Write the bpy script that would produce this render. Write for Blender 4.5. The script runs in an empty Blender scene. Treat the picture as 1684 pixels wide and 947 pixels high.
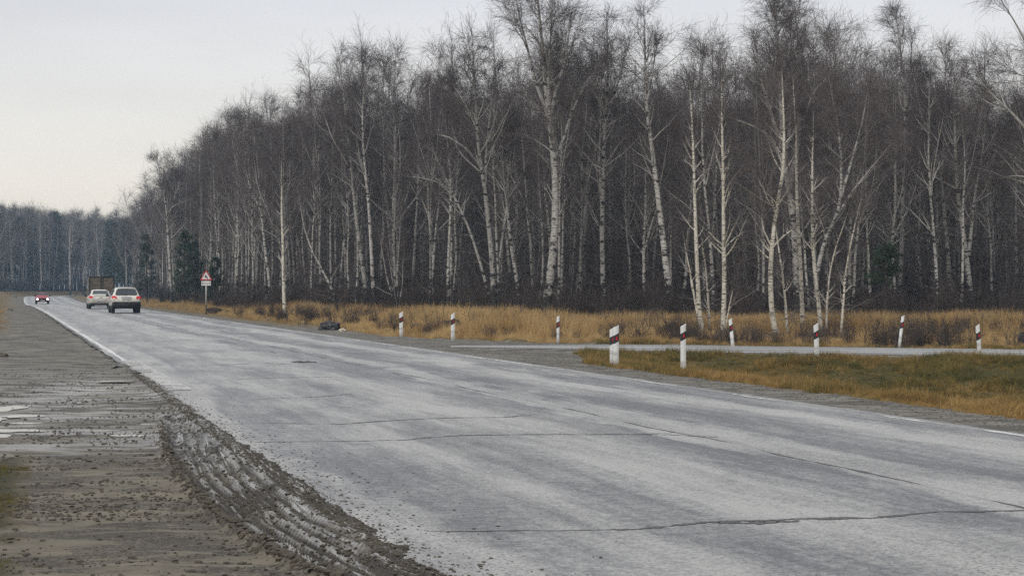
import bpy, bmesh, math, random
import numpy as np
from mathutils import Vector, Matrix, noise as mnoise

random.seed(7)
RNG = np.random.default_rng(7)
scene = bpy.context.scene
COL = scene.collection

# ------------------------------------------------------------------ camera
F = 2850.0                       # focal length in photograph pixels (1684 wide)
CH = 1.5                         # eye height
cam_d = bpy.data.cameras.new('camera')
cam_d.sensor_width = 36.0
cam_d.lens = F / 1684 * 36.0
cam_d.clip_start = 0.2
cam_d.clip_end = 6000
cam = bpy.data.objects.new('camera', cam_d)
COL.objects.link(cam)
cam.location = (0, 0, CH)
cam.rotation_euler = (math.radians(90.03), 0, 0)
scene.camera = cam

# ------------------------------------------------------------------ world, sun, exposure
SUN_EL, SUN_AZ = math.radians(42), math.radians(215)      # behind the viewer, to the left
world = bpy.data.worlds.new('World')
scene.world = world
world.use_nodes = True
wn, wl = world.node_tree.nodes, world.node_tree.links
wn.clear()
w_out = wn.new('ShaderNodeOutputWorld')
w_bg = wn.new('ShaderNodeBackground')
w_bg.inputs['Strength'].default_value = 0.1
w_sky = wn.new('ShaderNodeTexSky')
w_sky.sky_type = 'NISHITA'
w_sky.sun_disc = False
w_sky.sun_elevation = SUN_EL
w_sky.sun_rotation = SUN_AZ
w_hsv = wn.new('ShaderNodeHueSaturation')
w_hsv.inputs['Saturation'].default_value = 0.25
w_tc = wn.new('ShaderNodeTexCoord')
w_sep = wn.new('ShaderNodeSeparateXYZ')
w_rmp = wn.new('ShaderNodeValToRGB')
cr = w_rmp.color_ramp
cr.elements[0].position = 0.0
cr.elements[0].color = (1.0, .91, .77, 1)
cr.elements[1].position = 1.0
cr.elements[1].color = (1.0, 1.0, 1.0, 1)
for p, c in ((.05, (.95, .885, .775, 1)), (.10, (.84, .825, .79, 1)), (.17, (.745, .76, .80, 1)), (.35, (.80, .81, .84, 1))):
    e = cr.elements.new(p)
    e.color = c
w_noi = wn.new('ShaderNodeTexNoise')
w_noi.inputs['Scale'].default_value = 2.2
w_noi.inputs['Detail'].default_value = 5
w_map = wn.new('ShaderNodeMapping')
w_map.inputs['Scale'].default_value = (1, 1, 5)
w_mr = wn.new('ShaderNodeMapRange')
w_mr.inputs['From Min'].default_value = .3
w_mr.inputs['From Max'].default_value = .7
w_mr.inputs['To Min'].default_value = 9.1
w_mr.inputs['To Max'].default_value = 10.9
w_mul = wn.new('ShaderNodeVectorMath')
w_mul.operation = 'SCALE'
w_mix = wn.new('ShaderNodeMixRGB')
w_mix.inputs['Fac'].default_value = 0.92
wl.new(w_tc.outputs['Generated'], w_sep.inputs[0])
wl.new(w_sep.outputs['Z'], w_rmp.inputs['Fac'])
wl.new(w_tc.outputs['Generated'], w_map.inputs['Vector'])
wl.new(w_map.outputs[0], w_noi.inputs['Vector'])
wl.new(w_noi.outputs['Fac'], w_mr.inputs['Value'])
wl.new(w_rmp.outputs['Color'], w_mul.inputs[0])
wl.new(w_mr.outputs[0], w_mul.inputs['Scale'])
wl.new(w_sky.outputs['Color'], w_hsv.inputs['Color'])
wl.new(w_hsv.outputs['Color'], w_mix.inputs['Color1'])
wl.new(w_mul.outputs[0], w_mix.inputs['Color2'])
wl.new(w_mix.outputs['Color'], w_bg.inputs['Color'])
wl.new(w_bg.outputs[0], w_out.inputs['Surface'])

sun_d = bpy.data.lights.new('sun', 'SUN')
sun_d.energy = 1.3
sun_d.angle = math.radians(25)
sun_d.color = (1.0, .96, .90)
sun = bpy.data.objects.new('sun', sun_d)
COL.objects.link(sun)
sd = Vector((math.sin(SUN_AZ) * math.cos(SUN_EL), math.cos(SUN_AZ) * math.cos(SUN_EL), math.sin(SUN_EL)))
sun.rotation_euler = sd.to_track_quat('Z', 'Y').to_euler()
sun.location = (-20, -20, 40)

scene.view_settings.view_transform = 'Standard'
scene.view_settings.look = 'None'
scene.view_settings.exposure = 0.0
scene.view_settings.gamma = 1.0
scene.view_settings.use_curve_mapping = False
scene.render.engine = 'CYCLES'
cy = scene.cycles
cy.max_bounces = 4
cy.diffuse_bounces = 2
cy.glossy_bounces = 2
cy.transmission_bounces = 3
cy.transparent_max_bounces = 8
cy.volume_bounces = 0
cy.use_denoising = False
cy.denoiser = 'OPENIMAGEDENOISE'
cy.denoising_input_passes = 'RGB_ALBEDO_NORMAL'
cy.denoising_prefilter = 'ACCURATE'
cy.sample_clamp_indirect = 4

# ------------------------------------------------------------------ places
TH = math.atan(842 / F)
CT, ST = math.cos(TH), math.sin(TH)
RL, RR = 2.42, 10.2              # left and right road edge, measured across from the camera


def curve(s):
    s = np.asarray(s, float)
    return 5e-5 * np.maximum(0, s - 150) ** 2 + 2.5e-3 * np.maximum(0, s - 350) ** 2


def eoff(s):                      # how the left road edge wanders outward near the pull-off
    return np.interp(s, [0, 17, 30, 60, 115, 300], [-.30, -.27, -.12, 0, .25, .25])


def ssm(a, b, x):
    u = np.clip((np.asarray(x, float) - a) / (b - a), 0, 1)
    return u * u * (3 - 2 * u)


def zroad(s):
    return -.33 * ssm(145, 215, s) * (1 - ssm(235, 320, s))


def st(x, y):
    x = np.asarray(x, float)
    y = np.asarray(y, float)
    return -ST * x + CT * y, CT * x + ST * y


def xy(s, t):
    return -ST * s + CT * t, CT * s + ST * t


def G(px, D):                    # a bearing seen in the photograph and a distance give the X on site
    return (px - 842) / F * D


def H(py, D):
    return CH - (py - 475) * D / F


# value noise in numpy
_perm = np.random.default_rng(3).random((256, 256))


def vnoise(x, y):
    x = np.asarray(x, float)
    y = np.asarray(y, float)
    xi = np.floor(x).astype(int)
    yi = np.floor(y).astype(int)
    fx = x - xi
    fy = y - yi
    fx = fx * fx * (3 - 2 * fx)
    fy = fy * fy * (3 - 2 * fy)
    a = _perm[xi & 255, yi & 255]
    b = _perm[(xi + 1) & 255, yi & 255]
    c = _perm[xi & 255, (yi + 1) & 255]
    d = _perm[(xi + 1) & 255, (yi + 1) & 255]
    return (a * (1 - fx) + b * fx) * (1 - fy) + (c * (1 - fx) + d * fx) * fy


def fbm(x, y, o=4):
    v = 0
    a = .5
    for i in range(o):
        v = v + a * vnoise(x * 2 ** i + 17 * i, y * 2 ** i + 5 * i)
        a *= .5
    return v / (1 - .5 ** o)


def side_far(x):                 # far edge of the side road
    return 48.0 - .42 * np.asarray(x, float)


def side_near(x):
    return side_far(x) - 5.0


def grass_line(x):               # where the dry grass begins behind the junction
    return np.interp(x, [-3.5, -1.8, 1.3, 2.5, 4.0, 200], [56, 52.5, 49.3, 47.8, 46.8, 48.5 - 84])


RUT = np.array([(22.5, 2.55), (20.85, 2.3), (18.6, 2.06), (16.76, 1.9), (13.57, 1.74), (11.4, 1.76), (9.94, 1.87), (9.06, 1.98), (7.8, 2.14), (4, 2.7)])[::-1]


def rut_u(x, y):                 # offset across the tyre ruts
    s, t = st(x, y)
    return t - np.interp(y, RUT[:, 0], RUT[:, 1]) - .035 * (vnoise(y * 1.3, 3.3) - .5)


def zones(x, y):
    s, t = st(x, y)
    tc = t - curve(s)
    wob = (fbm(x * .9, y * .9, 3) - .5)
    island = ssm(0, .35, np.minimum(np.minimum(tc - 11.45 + wob * .35, side_near(x) - .25 - y + wob * .5), x - 1.5 + wob * .6))
    gl = np.maximum(ssm(0, .5, y - grass_line(x) + wob * .8) * ssm(0, .6, tc - 11.9 + wob * 1.2), 0)
    bank = ssm(.9, -.3, tc + .15 + wob * 1.2) * ssm(58, 62, s + wob * 4)
    farl = ssm(1.8, .2, tc + wob) * ssm(120, 150, s)
    verge = ssm(10.9, 11.8, tc + wob) * ssm(60, 80, s)
    grassy = np.clip(np.maximum.reduce([island, gl, bank, farl, verge]), 0, 1)
    px = 842 + F * x / np.maximum(y, 1)
    D0 = forest_front(px)
    litter = np.maximum(ssm(-6, 2, y - D0) * ssm(15, 19, tc), ssm(350, 362, s) * ssm(0, -5, tc))
    u = rut_u(x, y)
    rut = ssm(.40, .33, np.abs(u) + .10 * (fbm(x * 5, y * 3, 3) - .5)) * ssm(24, 19, y)
    return s, t, tc, wob, island, gl, bank, grassy, litter, u, rut


def forest_front(px):
    return np.interp(px, [-200, 460, 600, 700, 800, 900, 1684, 2400], [112, 112, 104, 98, 88, 81, 79, 79])


def ground_z(x, y):
    x = np.asarray(x, float)
    y = np.asarray(y, float)
    s, t, tc, wob, island, gl, bank, grassy, litter, u, rut = zones(x, y)
    near = ssm(400, 100, np.hypot(x, y))
    z = zroad(s) - .012 + .0 * x
    RLs = RL + eoff(s)
    outside = np.maximum(RLs - tc, tc - RR)
    z = z + ssm(0, 1.2, outside) * (.05 * (fbm(x * .6, y * .6, 3) - .5) + .02 * (fbm(x * 3, y * 3, 2) - .5)) * near
    z = z - ssm(0, 3, tc - RR) * .05
    a = np.minimum(np.minimum(tc - 11.3, side_near(x) - .3 - y), x - 1.2)
    z = z - .62 * ssm(0, 5.5, a) + island * (.20 * (fbm(x * 1.1, y * 1.1, 3) - .5) + .10 * (fbm(x * 4, y * 4, 2) - .5)) * ssm(0, 1.5, a)
    z = z - gl * .22 * ssm(0, 5, np.minimum(y - grass_line(x), tc - 12)) + gl * (.40 * (fbm(x * .22, y * .22, 3) - .45) + .25 * (fbm(x * .9, y * .9, 2) - .5))
    z = z + bank * 1.15 * ssm(.2, -2.6, tc + wob)
    z = z - ssm(300, 420, s) * .35 * ssm(0, 10, np.abs(tc - 6.3) - 4)
    # a shallow lowered roadside edge on the left, beyond the pull-off
    z = z - .05 * ssm(.0, .25, RLs + .05 - tc) * ssm(26, 40, s) * ssm(1.4, .5, RLs - tc)
    # tyre ruts pressed into the wet mud
    g = np.zeros_like(z)
    for c0, w, dpt in ((-.27, .045, -.040), (-.15, .045, -.055), (-.03, .05, -.06), (.09, .045, -.05), (.20, .045, -.045), (.30, .035, -.025)):
        g = g + dpt * np.exp(-((u - c0) / w) ** 2) * 1.15
    tread = .004 * np.sin(s * 60 + u * 24) * ssm(.3, .7, vnoise(x * 3, y * 1.5))
    rough = .034 * (fbm(u * 26, s * .9, 3) - .5) + .012 * (fbm(u * 60, s * 5, 2) - .5)
    rim = .05 * np.exp(-((u + .385) / .045) ** 2) * (.4 + 1.2 * vnoise(s * 9, u * 4)) + .02 * np.exp(-((u - .43) / .06) ** 2)
    fade = ssm(24, 17, y)
    z = z + fade * (rut * (g + tread + rough + .012) + rim)
    we = fbm(x * 2.3, y * 2.3, 4)
    nearf = ssm(60, 20, y)
    inside = np.minimum(ssm(.0 + .22 * (we - .42) * nearf, .25 + .4 * (we - .40) * nearf, tc - RLs), ssm(.0, .22, RR - tc + .12 * (we - .5)))
    ke = ssm(.22, .06, np.abs(RLs - tc)) * nearf
    z = z * (1 - ke) + ke * (.004 + .03 * (fbm(x * 9, y * 6, 3) - .45))
    z = z + .016 * ssm(.5, 0, np.abs(np.minimum(tc - RLs, RR - tc))) * np.where(tc < 6, nearf, .5)
    z = np.where(inside > 0, z * (1 - inside) + inside * (zroad(s) - .10), z)
    # trench under the side road sheet
    yq = y + .12 * np.maximum(0, 3 - x) ** 1.5
    hwq = 2.5 * (.25 + .75 * ssm(-1.8, 4.2, x)) - .05
    dq = np.abs(yq - (side_far(x) + side_near(x)) / 2 - .2) - hwq       # metres outside the side road sheet
    xf = ssm(-2.6, -1.4, x)
    k = ssm(1.3, .25, dq) * xf
    z = z * (1 - k) + k * -.004 + k * .012 * (we - .4)
    ins = ssm(.0, -.25, dq - .25 * (we - .5)) * ssm(-1.5, -1.2, x)
    z = z * (1 - ins) + ins * (-.09)
    return z


# ------------------------------------------------------------------ helpers
def tag(o, label=None, cat=None, group=None, kind=None):
    if label: o['label'] = label
    if cat: o['category'] = cat
    if group: o['group'] = group
    if kind: o['kind'] = kind
    return o


def np_mesh(name, verts, faces, mat=None, smooth=True, attrs=None, midx=None):
    """faces: (M,3) or (M,4) int array, or a list of such arrays"""
    me = bpy.data.meshes.new(name)
    verts = np.asarray(verts, np.float32).reshape(-1, 3)
    fl = faces if isinstance(faces, list) else [faces]
    fl = [np.asarray(f, np.int32) for f in fl if len(f)]
    nl = sum(f.size for f in fl)
    nf = sum(len(f) for f in fl)
    me.vertices.add(len(verts))
    me.vertices.foreach_set('co', verts.ravel())
    me.loops.add(nl)
    me.loops.foreach_set('vertex_index', np.concatenate([f.ravel() for f in fl]))
    me.polygons.add(nf)
    sizes = np.concatenate([np.full(len(f), f.shape[1], np.int32) for f in fl])
    starts = np.concatenate([[0], np.cumsum(sizes)[:-1]]).astype(np.int32)
    me.polygons.foreach_set('loop_start', starts)
    me.polygons.foreach_set('loop_total', sizes)
    if smooth:
        me.polygons.foreach_set('use_smooth', np.ones(nf, bool))
    if midx is not None:
        me.polygons.foreach_set('material_index', np.asarray(midx, np.int32))
    for k, v in (attrs or {}).items():
        a = me.attributes.new(k, 'FLOAT', 'POINT')
        a.data.foreach_set('value', np.asarray(v, np.float32))
    me.update(calc_edges=True)
    for m in (mat if isinstance(mat, (list, tuple)) else [mat]):
        if m: me.materials.append(m)
    return me


def link(name, data, parent=None, loc=None, rz=None):
    o = bpy.data.objects.new(name, data)
    COL.objects.link(o)
    if parent: o.parent = parent
    if loc is not None: o.location = loc
    if rz is not None: o.rotation_euler = (0, 0, rz)
    return o


def empty(name, loc, rz=0):
    o = link(name, None, loc=loc, rz=rz)
    o.empty_display_size = .3
    return o


def from_bm(name, bm, mat, parent=None, smooth=False, loc=None):
    me = bpy.data.meshes.new(name)
    bmesh.ops.recalc_face_normals(bm, faces=bm.faces)
    bm.to_mesh(me)
    bm.free()
    if smooth:
        me.polygons.foreach_set('use_smooth', np.ones(len(me.polygons), bool))
    for m in (mat if isinstance(mat, (list, tuple)) else [mat]):
        me.materials.append(m)
    return link(name, me, parent, loc)


def box(bm, c, s, bev=0, rot=None):
    r = bmesh.ops.create_cube(bm, size=1)
    vs = r['verts']
    bmesh.ops.scale(bm, vec=s, verts=vs)
    if rot: bmesh.ops.rotate(bm, cent=(0, 0, 0), matrix=rot, verts=vs)
    bmesh.ops.translate(bm, vec=c, verts=vs)
    if bev:
        es = list({e for v in vs for e in v.link_edges})
        bmesh.ops.bevel(bm, geom=es, offset=bev, segments=2, affect='EDGES')


def cyl(bm, a, b, r1, r2=None, n=16):
    a, b = Vector(a), Vector(b)
    d = b - a
    m = Matrix.Translation((a + b) / 2) @ d.to_track_quat('Z', 'Y').to_matrix().to_4x4()
    bmesh.ops.create_cone(bm, cap_ends=True, segments=n, radius1=r1, radius2=r1 if r2 is None else r2, depth=d.length, matrix=m)


def prism(bm, pts, y0, y1):
    """polygon in the XZ plane, extruded from y0 to y1"""
    n = len(pts)
    v0 = [bm.verts.new((p[0], y0, p[1])) for p in pts]
    v1 = [bm.verts.new((p[0], y1, p[1])) for p in pts]
    bm.faces.new(v0)
    bm.faces.new(v1[::-1])
    for i in range(n):
        bm.faces.new((v0[i], v0[(i + 1) % n], v1[(i + 1) % n], v1[i]))


# ------------------------------------------------------------------ materials
class NB:
    def __init__(s, name):
        s.m = bpy.data.materials.new(name)
        s.m.use_nodes = True
        s.n, s.l = s.m.node_tree.nodes, s.m.node_tree.links
        s.n.clear()
        s.out = s.n.new('ShaderNodeOutputMaterial')
        s.b = s.n.new('ShaderNodeBsdfPrincipled')
        s.l.new(s.b.outputs[0], s.out.inputs['Surface'])

    def set(s, sock, v):
        if isinstance(v, bpy.types.NodeSocket): s.l.new(v, sock)
        elif v is not None: sock.default_value = (v + (1,)) if isinstance(v, tuple) and len(v) == 3 and sock.type == 'RGBA' else v

    def coord(s, kind='Object', scale=None):
        if kind == 'Position':
            o = s.n.new('ShaderNodeNewGeometry').outputs['Position']
        elif kind == 'UV':
            o = s.n.new('ShaderNodeUVMap').outputs[0]
        else:
            o = s.n.new('ShaderNodeTexCoord').outputs[kind]
        if scale:
            m = s.n.new('ShaderNodeMapping')
            m.inputs['Scale'].default_value = scale
            s.l.new(o, m.inputs['Vector'])
            o = m.outputs[0]
        return o

    def noise(s, vec, scale, detail=4, rough=.55, dist=0):
        n = s.n.new('ShaderNodeTexNoise')
        s.l.new(vec, n.inputs['Vector'])
        n.inputs['Scale'].default_value = scale
        n.inputs['Detail'].default_value = detail
        n.inputs['Roughness'].default_value = rough
        n.inputs['Distortion'].default_value = dist
        return n.outputs['Fac']

    def rng(s, v, a, b, c=0., d=1., smooth=False):
        n = s.n.new('ShaderNodeMapRange')
        if smooth: n.interpolation_type = 'SMOOTHSTEP'
        s.l.new(v, n.inputs['Value'])
        for k, x in zip(('From Min', 'From Max', 'To Min', 'To Max'), (a, b, c, d)): n.inputs[k].default_value = x
        return n.outputs[0]

    def mix(s, f, a, b):
        n = s.n.new('ShaderNodeMixRGB')
        s.set(n.inputs['Fac'], f)
        s.set(n.inputs['Color1'], a)
        s.set(n.inputs['Color2'], b)
        return n.outputs[0]

    def math(s, op, a, b=None):
        n = s.n.new('ShaderNodeMath')
        n.operation = op
        s.set(n.inputs[0], a)
        if b is not None: s.set(n.inputs[1], b)
        return n.outputs[0]

    def attr(s, name):
        n = s.n.new('ShaderNodeAttribute')
        n.attribute_name = name
        return n.outputs['Fac']

    def ramp(s, v, stops):
        n = s.n.new('ShaderNodeValToRGB')
        s.l.new(v, n.inputs['Fac'])
        e = n.color_ramp.elements
        while len(e) > 1: e.remove(e[-1])
        e[0].position = stops[0][0]
        e[0].color = tuple(stops[0][1]) + (1,)
        for p, c in stops[1:]:
            k = e.new(p)
            k.color = tuple(c) + (1,)
        return n.outputs[0]

    def bump(s, h, strength=.4, dist=.01):
        n = s.n.new('ShaderNodeBump')
        n.inputs['Strength'].default_value = strength
        n.inputs['Distance'].default_value = dist
        s.l.new(h, n.inputs['Height'])
        s.l.new(n.outputs[0], s.b.inputs['Normal'])

    def pr(s, **k):
        for a, v in k.items(): s.set(s.b.inputs[a.replace('_', ' ')], v)
        return s.m


def plain(name, col, rough=.5, metal=0, var=.12, scale=8, dirt=None, emit=None, coat=0):
    b = NB(name)
    co = b.coord('Object')
    n = b.noise(co, scale, 4)
    c = b.mix(b.rng(n, .3, .7), tuple(x * (1 - var) for x in col), tuple(min(1, x * (1 + var)) for x in col))
    if dirt:
        z = b.n.new('ShaderNodeSeparateXYZ')
        b.l.new(co, z.inputs[0])
        n2 = b.noise(co, 5, 4)
        f = b.math('MULTIPLY', b.rng(b.math('ADD', z.outputs['Z'], b.rng(n2, .3, .7, -.25, .25)), dirt[0], dirt[1], 1, 0), dirt[2])
        c = b.mix(f, c, (.16, .13, .09))
    b.pr(Base_Color=c, Roughness=b.rng(n, .3, .7, rough * .85, min(1, rough * 1.15)), Metallic=metal)
    if coat: b.pr(Coat_Weight=coat)
    if emit:
        b.pr(Emission_Color=emit[0], Emission_Strength=emit[1])
    return b.m


def mat_bark(young=False):
    b = NB('young_birch_bark' if young else 'birch_bark')
    co = b.coord('Object')
    rad = b.attr('rad')
    oi = b.n.new('ShaderNodeObjectInfo').outputs['Random']
    tone = b.math('ADD', b.rng(oi, 0, 1, *((.9, 1.0) if young else (.50, .95))), 0)
    len_n = b.noise(b.coord('Object', (5, 5, 22)), 1.0, 3)          # lenticels
    blot = b.noise(b.coord('Object', (2.2, 2.2, 4.5)), 1.0, 4, .6)
    z = b.n.new('ShaderNodeSeparateXYZ')
    b.l.new(co, z.inputs[0])
    white = b.mix(b.rng(b.noise(co, 3, 3), .3, .7), (.50, .47, .42), (.66, .64, .60))
    if young: white = b.mix(b.rng(b.noise(co, 3, 3), .3, .7), (.52, .48, .39), (.70, .66, .57))
    dark = (.022, .019, .018)
    c = b.mix(b.rng(len_n, .575, .62), white, dark)
    c = b.mix(b.rng(blot, *((.62, .70) if young else (.53, .62))), c, dark)
    # rough black bark at the foot of the trunk
    foot = b.math('ADD', b.rng(z.outputs['Z'], .3, 4.2, .66, 0), b.rng(blot, .3, .7, -.25, .35))
    c = b.mix(b.rng(foot, .30, .46) if not young else b.rng(z.outputs['Z'], .15, .5, .9, 0), c, b.mix(len_n, (.018, .016, .015), (.06, .052, .046)))
    vm = b.n.new('ShaderNodeVectorMath')
    vm.operation = 'SCALE'
    b.l.new(c, vm.inputs[0])
    b.l.new(tone, vm.inputs['Scale'])
    tw = b.mix(oi, (.064, .052, .050), (.158, .132, .122))
    limb = b.mix(b.rng(rad, .0052, .013), tw, b.mix(b.rng(oi, 0, 1), (.48, .46, .43), (.22, .20, .19)))
    c = b.mix(b.rng(rad, *((.010, .022) if young else (.028, .050))), limb, vm.outputs[0])
    b.bump(blot, .5, .02)
    return b.pr(Base_Color=c, Roughness=.85)


def mat_dark_bark():
    b = NB('dark_bark')
    n = b.noise(b.coord('Object', (6, 6, 2)), 1.5, 5)
    b.bump(n, .6, .02)
    return b.pr(Base_Color=b.mix(b.rng(n, .3, .7), (.02, .016, .014), (.075, .055, .045)), Roughness=.9)


def mat_veg(name, a, c, d, scale=.25, fine=.7, lo=.35, hi=.65, trans=0):
    """leaf colours drifting in patches over the ground"""
    b = NB(name)
    p = b.coord('Position')
    n1 = b.noise(p, scale, 4)
    n2 = b.noise(p, scale * 9, 3)
    oi = b.n.new('ShaderNodeObjectInfo').outputs['Random']
    m = b.mix(b.rng(n1, lo, hi), a, c)
    m = b.mix(b.math('MULTIPLY', b.rng(n2, .35, .7), fine), m, d)
    m = b.mix(b.rng(oi, 0, 1, 0, .45), m, (min(1, a[0] * 1.7), min(1, a[1] * 1.7), min(1, a[2] * 1.7)))
    b.pr(Base_Color=m, Roughness=.75)
    if trans:
        t = b.n.new('ShaderNodeBsdfTranslucent')
        b.l.new(m, t.inputs['Color'])
        mx = b.n.new('ShaderNodeMixShader')
        mx.inputs[0].default_value = trans
        b.l.new(b.b.outputs[0], mx.inputs[1])
        b.l.new(t.outputs[0], mx.inputs[2])
        b.l.new(mx.outputs[0], b.out.inputs['Surface'])
    return b.m


def mat_ground():
    b = NB('ground_soil')
    p = b.coord('Position')
    ps = b.coord('Position', (.55, 1.6, 1))          # scuffs run across the pull-off
    grassy, litter, rut, wet = b.attr('grassy'), b.attr('litter'), b.attr('rut'), b.attr('wet')
    n_big = b.noise(p, .5, 4)
    n_mid = b.noise(p, 3.0, 5, .6)
    n_fine = b.noise(p, 38, 4, .7)
    n_grit = b.noise(p, 110, 3, .7)
    n_scuff = b.noise(ps, 2.2, 6, .68, .6)
    dirt = b.mix(b.rng(n_mid, .35, .65), (.105, .088, .058), (.185, .158, .112))
    dirt = b.mix(b.attr('upper'), dirt, b.mix(b.rng(n_mid, .35, .65), (.135, .125, .105), (.235, .222, .195)))
    dirt = b.mix(b.rng(n_grit, .35, .7), b.mix(.5, dirt, (.10, .09, .07)), dirt)
    # dark crumbs of mud lying in drifts
    crumbs = b.math('MULTIPLY', b.rng(n_scuff, .46, .54), b.rng(n_fine, .42, .52))
    dirt = b.mix(crumbs, dirt, (.026, .021, .014))
    drift = b.math('MULTIPLY', b.rng(n_scuff, .44, .52), b.math('MULTIPLY', b.rng(n_big, .48, .60), b.rng(n_fine, .36, .46)))
    dirt = b.mix(b.math('MULTIPLY', drift, .9), dirt, (.030, .024, .016))
    dirt = b.mix(b.math('MULTIPLY', b.rng(n_scuff, .56, .66), .75), dirt, (.042, .035, .024))
    cx = b.n.new('ShaderNodeCombineXYZ')
    b.l.new(b.math('MULTIPLY', b.attr('rx'), 30.), cx.inputs[0])
    b.l.new(b.math('MULTIPLY', b.attr('ry'), .8), cx.inputs[1])
    n_long = b.noise(cx.outputs[0], 1.0, 6, .7, .3)
    mud = b.mix(b.rng(n_long, .40, .66), (.014, .011, .008), (.070, .060, .045))
    mud = b.mix(b.rng(n_fine, .5, .65), mud, (.020, .017, .013))
    c = b.mix(rut, dirt, mud)
    grn = b.attr('green')
    turf = b.mix(b.rng(n_mid, .35, .65), (.040, .042, .014), (.085, .070, .028))
    gold = b.mix(b.rng(n_mid, .35, .65), (.12, .082, .035), (.21, .15, .07))
    turf = b.mix(grn, gold, turf)
    c = b.mix(grassy, c, turf)
    c = b.mix(b.attr('moss'), c, b.mix(b.rng(n_fine, .4, .6), (.014, .014, .006), (.040, .040, .014)))
    c = b.mix(litter, c, b.mix(b.rng(n_mid, .35, .65), (.030, .022, .014), (.075, .055, .034)))
    # wetness: standing moisture in hollows makes the surface smooth
    wn_ = b.math('MULTIPLY', b.rng(b.noise(ps, 1.3, 6, .66, .6), .47, .56), wet)
    glint = b.math('MULTIPLY', b.rng(n_fine, .30, .44, .35, 1), b.math('MAXIMUM', b.math('MULTIPLY', b.attr('ridge'), b.rng(n_long, .38, .48)), b.math('MULTIPLY', b.rng(n_long, .55, .62), rut)))
    w = b.math('MAXIMUM', wn_, glint)
    inv = b.math('SUBTRACT', 1., b.math('MAXIMUM', grassy, litter))
    w = b.math('MULTIPLY', w, inv)
    c = b.mix(b.math('MULTIPLY', glint, .85), b.mix(b.math('MULTIPLY', w, .3), c, (.09, .085, .075)), (.42, .42, .41))  # sky glint of wet rut mud, put into the colour as pale grey
    r = b.rng(w, 0, 1, .78, .13)
    h = b.math('ADD', b.math('MULTIPLY', n_fine, .6), b.math('ADD', b.math('MULTIPLY', n_grit, .4), b.math('MULTIPLY', b.math('MULTIPLY', n_long, rut), 1.6)))
    b.bump(h, .55, .012)
    return b.pr(Base_Color=c, Roughness=r, Specular_IOR_Level=b.rng(inv, 0, 1, .1, .5))


def mat_road():
    b = NB('worn_wet_asphalt')
    uv = b.coord('UV')
    sp = b.n.new('ShaderNodeSeparateXYZ')
    b.l.new(uv, sp.inputs[0])
    t, s = sp.outputs['X'], sp.outputs['Y']
    ml = b.n.new('ShaderNodeMapping')
    ml.inputs['Scale'].default_value = (1, .11, 1)
    b.l.new(uv, ml.inputs['Vector'])
    ml2 = b.n.new('ShaderNodeMapping')
    ml2.inputs['Scale'].default_value = (1, .3, 1)
    b.l.new(uv, ml2.inputs['Vector'])
    ml3 = b.n.new('ShaderNodeMapping')
    ml3.inputs['Scale'].default_value = (7, .45, 1)
    b.l.new(uv, ml3.inputs['Vector'])
    warp = b.noise(ml.outputs[0], .8, 3)
    warp2 = b.noise(ml2.outputs[0], 2.6, 4, .6)
    tt = b.math('ADD', t, b.math('ADD', b.rng(warp, .25, .75, -.55, .55), b.rng(warp2, .25, .75, -.22, .22)))
    f = b.rng(tt, 2.2, 10.4, 0, 1)
    k = lambda q: (q, q, q)
    pos = lambda v: (v - 2.2) / 8.2
    dry = b.ramp(f, [(pos(2.2), k(.35)), (pos(2.5), k(.85)), (pos(2.85), k(.9)), (pos(3.15), k(.35)), (pos(3.5), k(.55)), (pos(4.0), k(.8)), (pos(4.5), k(.45)),
                     (pos(4.9), k(.85)), (pos(5.6), k(.9)), (pos(6.1), k(.45)), (pos(6.65), k(.28)), (pos(6.8), k(.8)), (pos(7.3), k(.85)), (pos(7.6), k(.25)),
                     (pos(7.9), k(.35)), (pos(8.4), k(.55)), (pos(8.7), k(1.)), (pos(9.0), k(.95)), (pos(9.3), k(.35)), (pos(9.7), k(.5)), (pos(10.2), k(.6))])
    patch = b.noise(ml2.outputs[0], .9, 5, .6, .5)
    fine = b.noise(uv, 26, 5, .75)
    grit = b.noise(uv, 90, 3, .8)
    d = b.math('ADD', dry, b.rng(patch, .32, .68, -.30, .24))
    streak = b.noise(ml3.outputs[0], 1.0, 5, .65)
    d = b.math('ADD', d, b.rng(streak, .35, .65, -.20, .14))
    d = b.math('ADD', d, b.rng(fine, .35, .65, -.30, .30))
    d = b.math('ADD', d, b.rng(b.noise(uv, 9, 4, .7), .35, .65, -.20, .20))
    d = b.math('ADD', d, b.rng(b.noise(uv, 40, 3, .8), .35, .65, -.14, .14))
    d = b.rng(d, .08, .98)
    col = b.mix(d, (.108, .113, .128), (.44, .44, .43))
    # coarse aggregate shows as dark pits where the binder has worn off
    worn = b.rng(b.noise(ml.outputs[0], 1.9, 4), .48, .60)
    grit2 = b.noise(uv, 34, 3, .8)
    pits = b.math('MULTIPLY', b.rng(grit2, .53, .60), b.math('ADD', .45, b.math('MULTIPLY', worn, .5)))
    col = b.mix(pits, col, (.085, .085, .088))
    col = b.mix(b.math('MULTIPLY', b.rng(fine, .54, .64), b.math('MULTIPLY', worn, .75)), col, (.07, .068, .066))
    r = b.rng(d, 0, 1, .34, .62)
    b.bump(b.math('ADD', grit, b.math('MULTIPLY', fine, 1.2)), .8, .010)
    return b.pr(Base_Color=col, Roughness=r)


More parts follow.
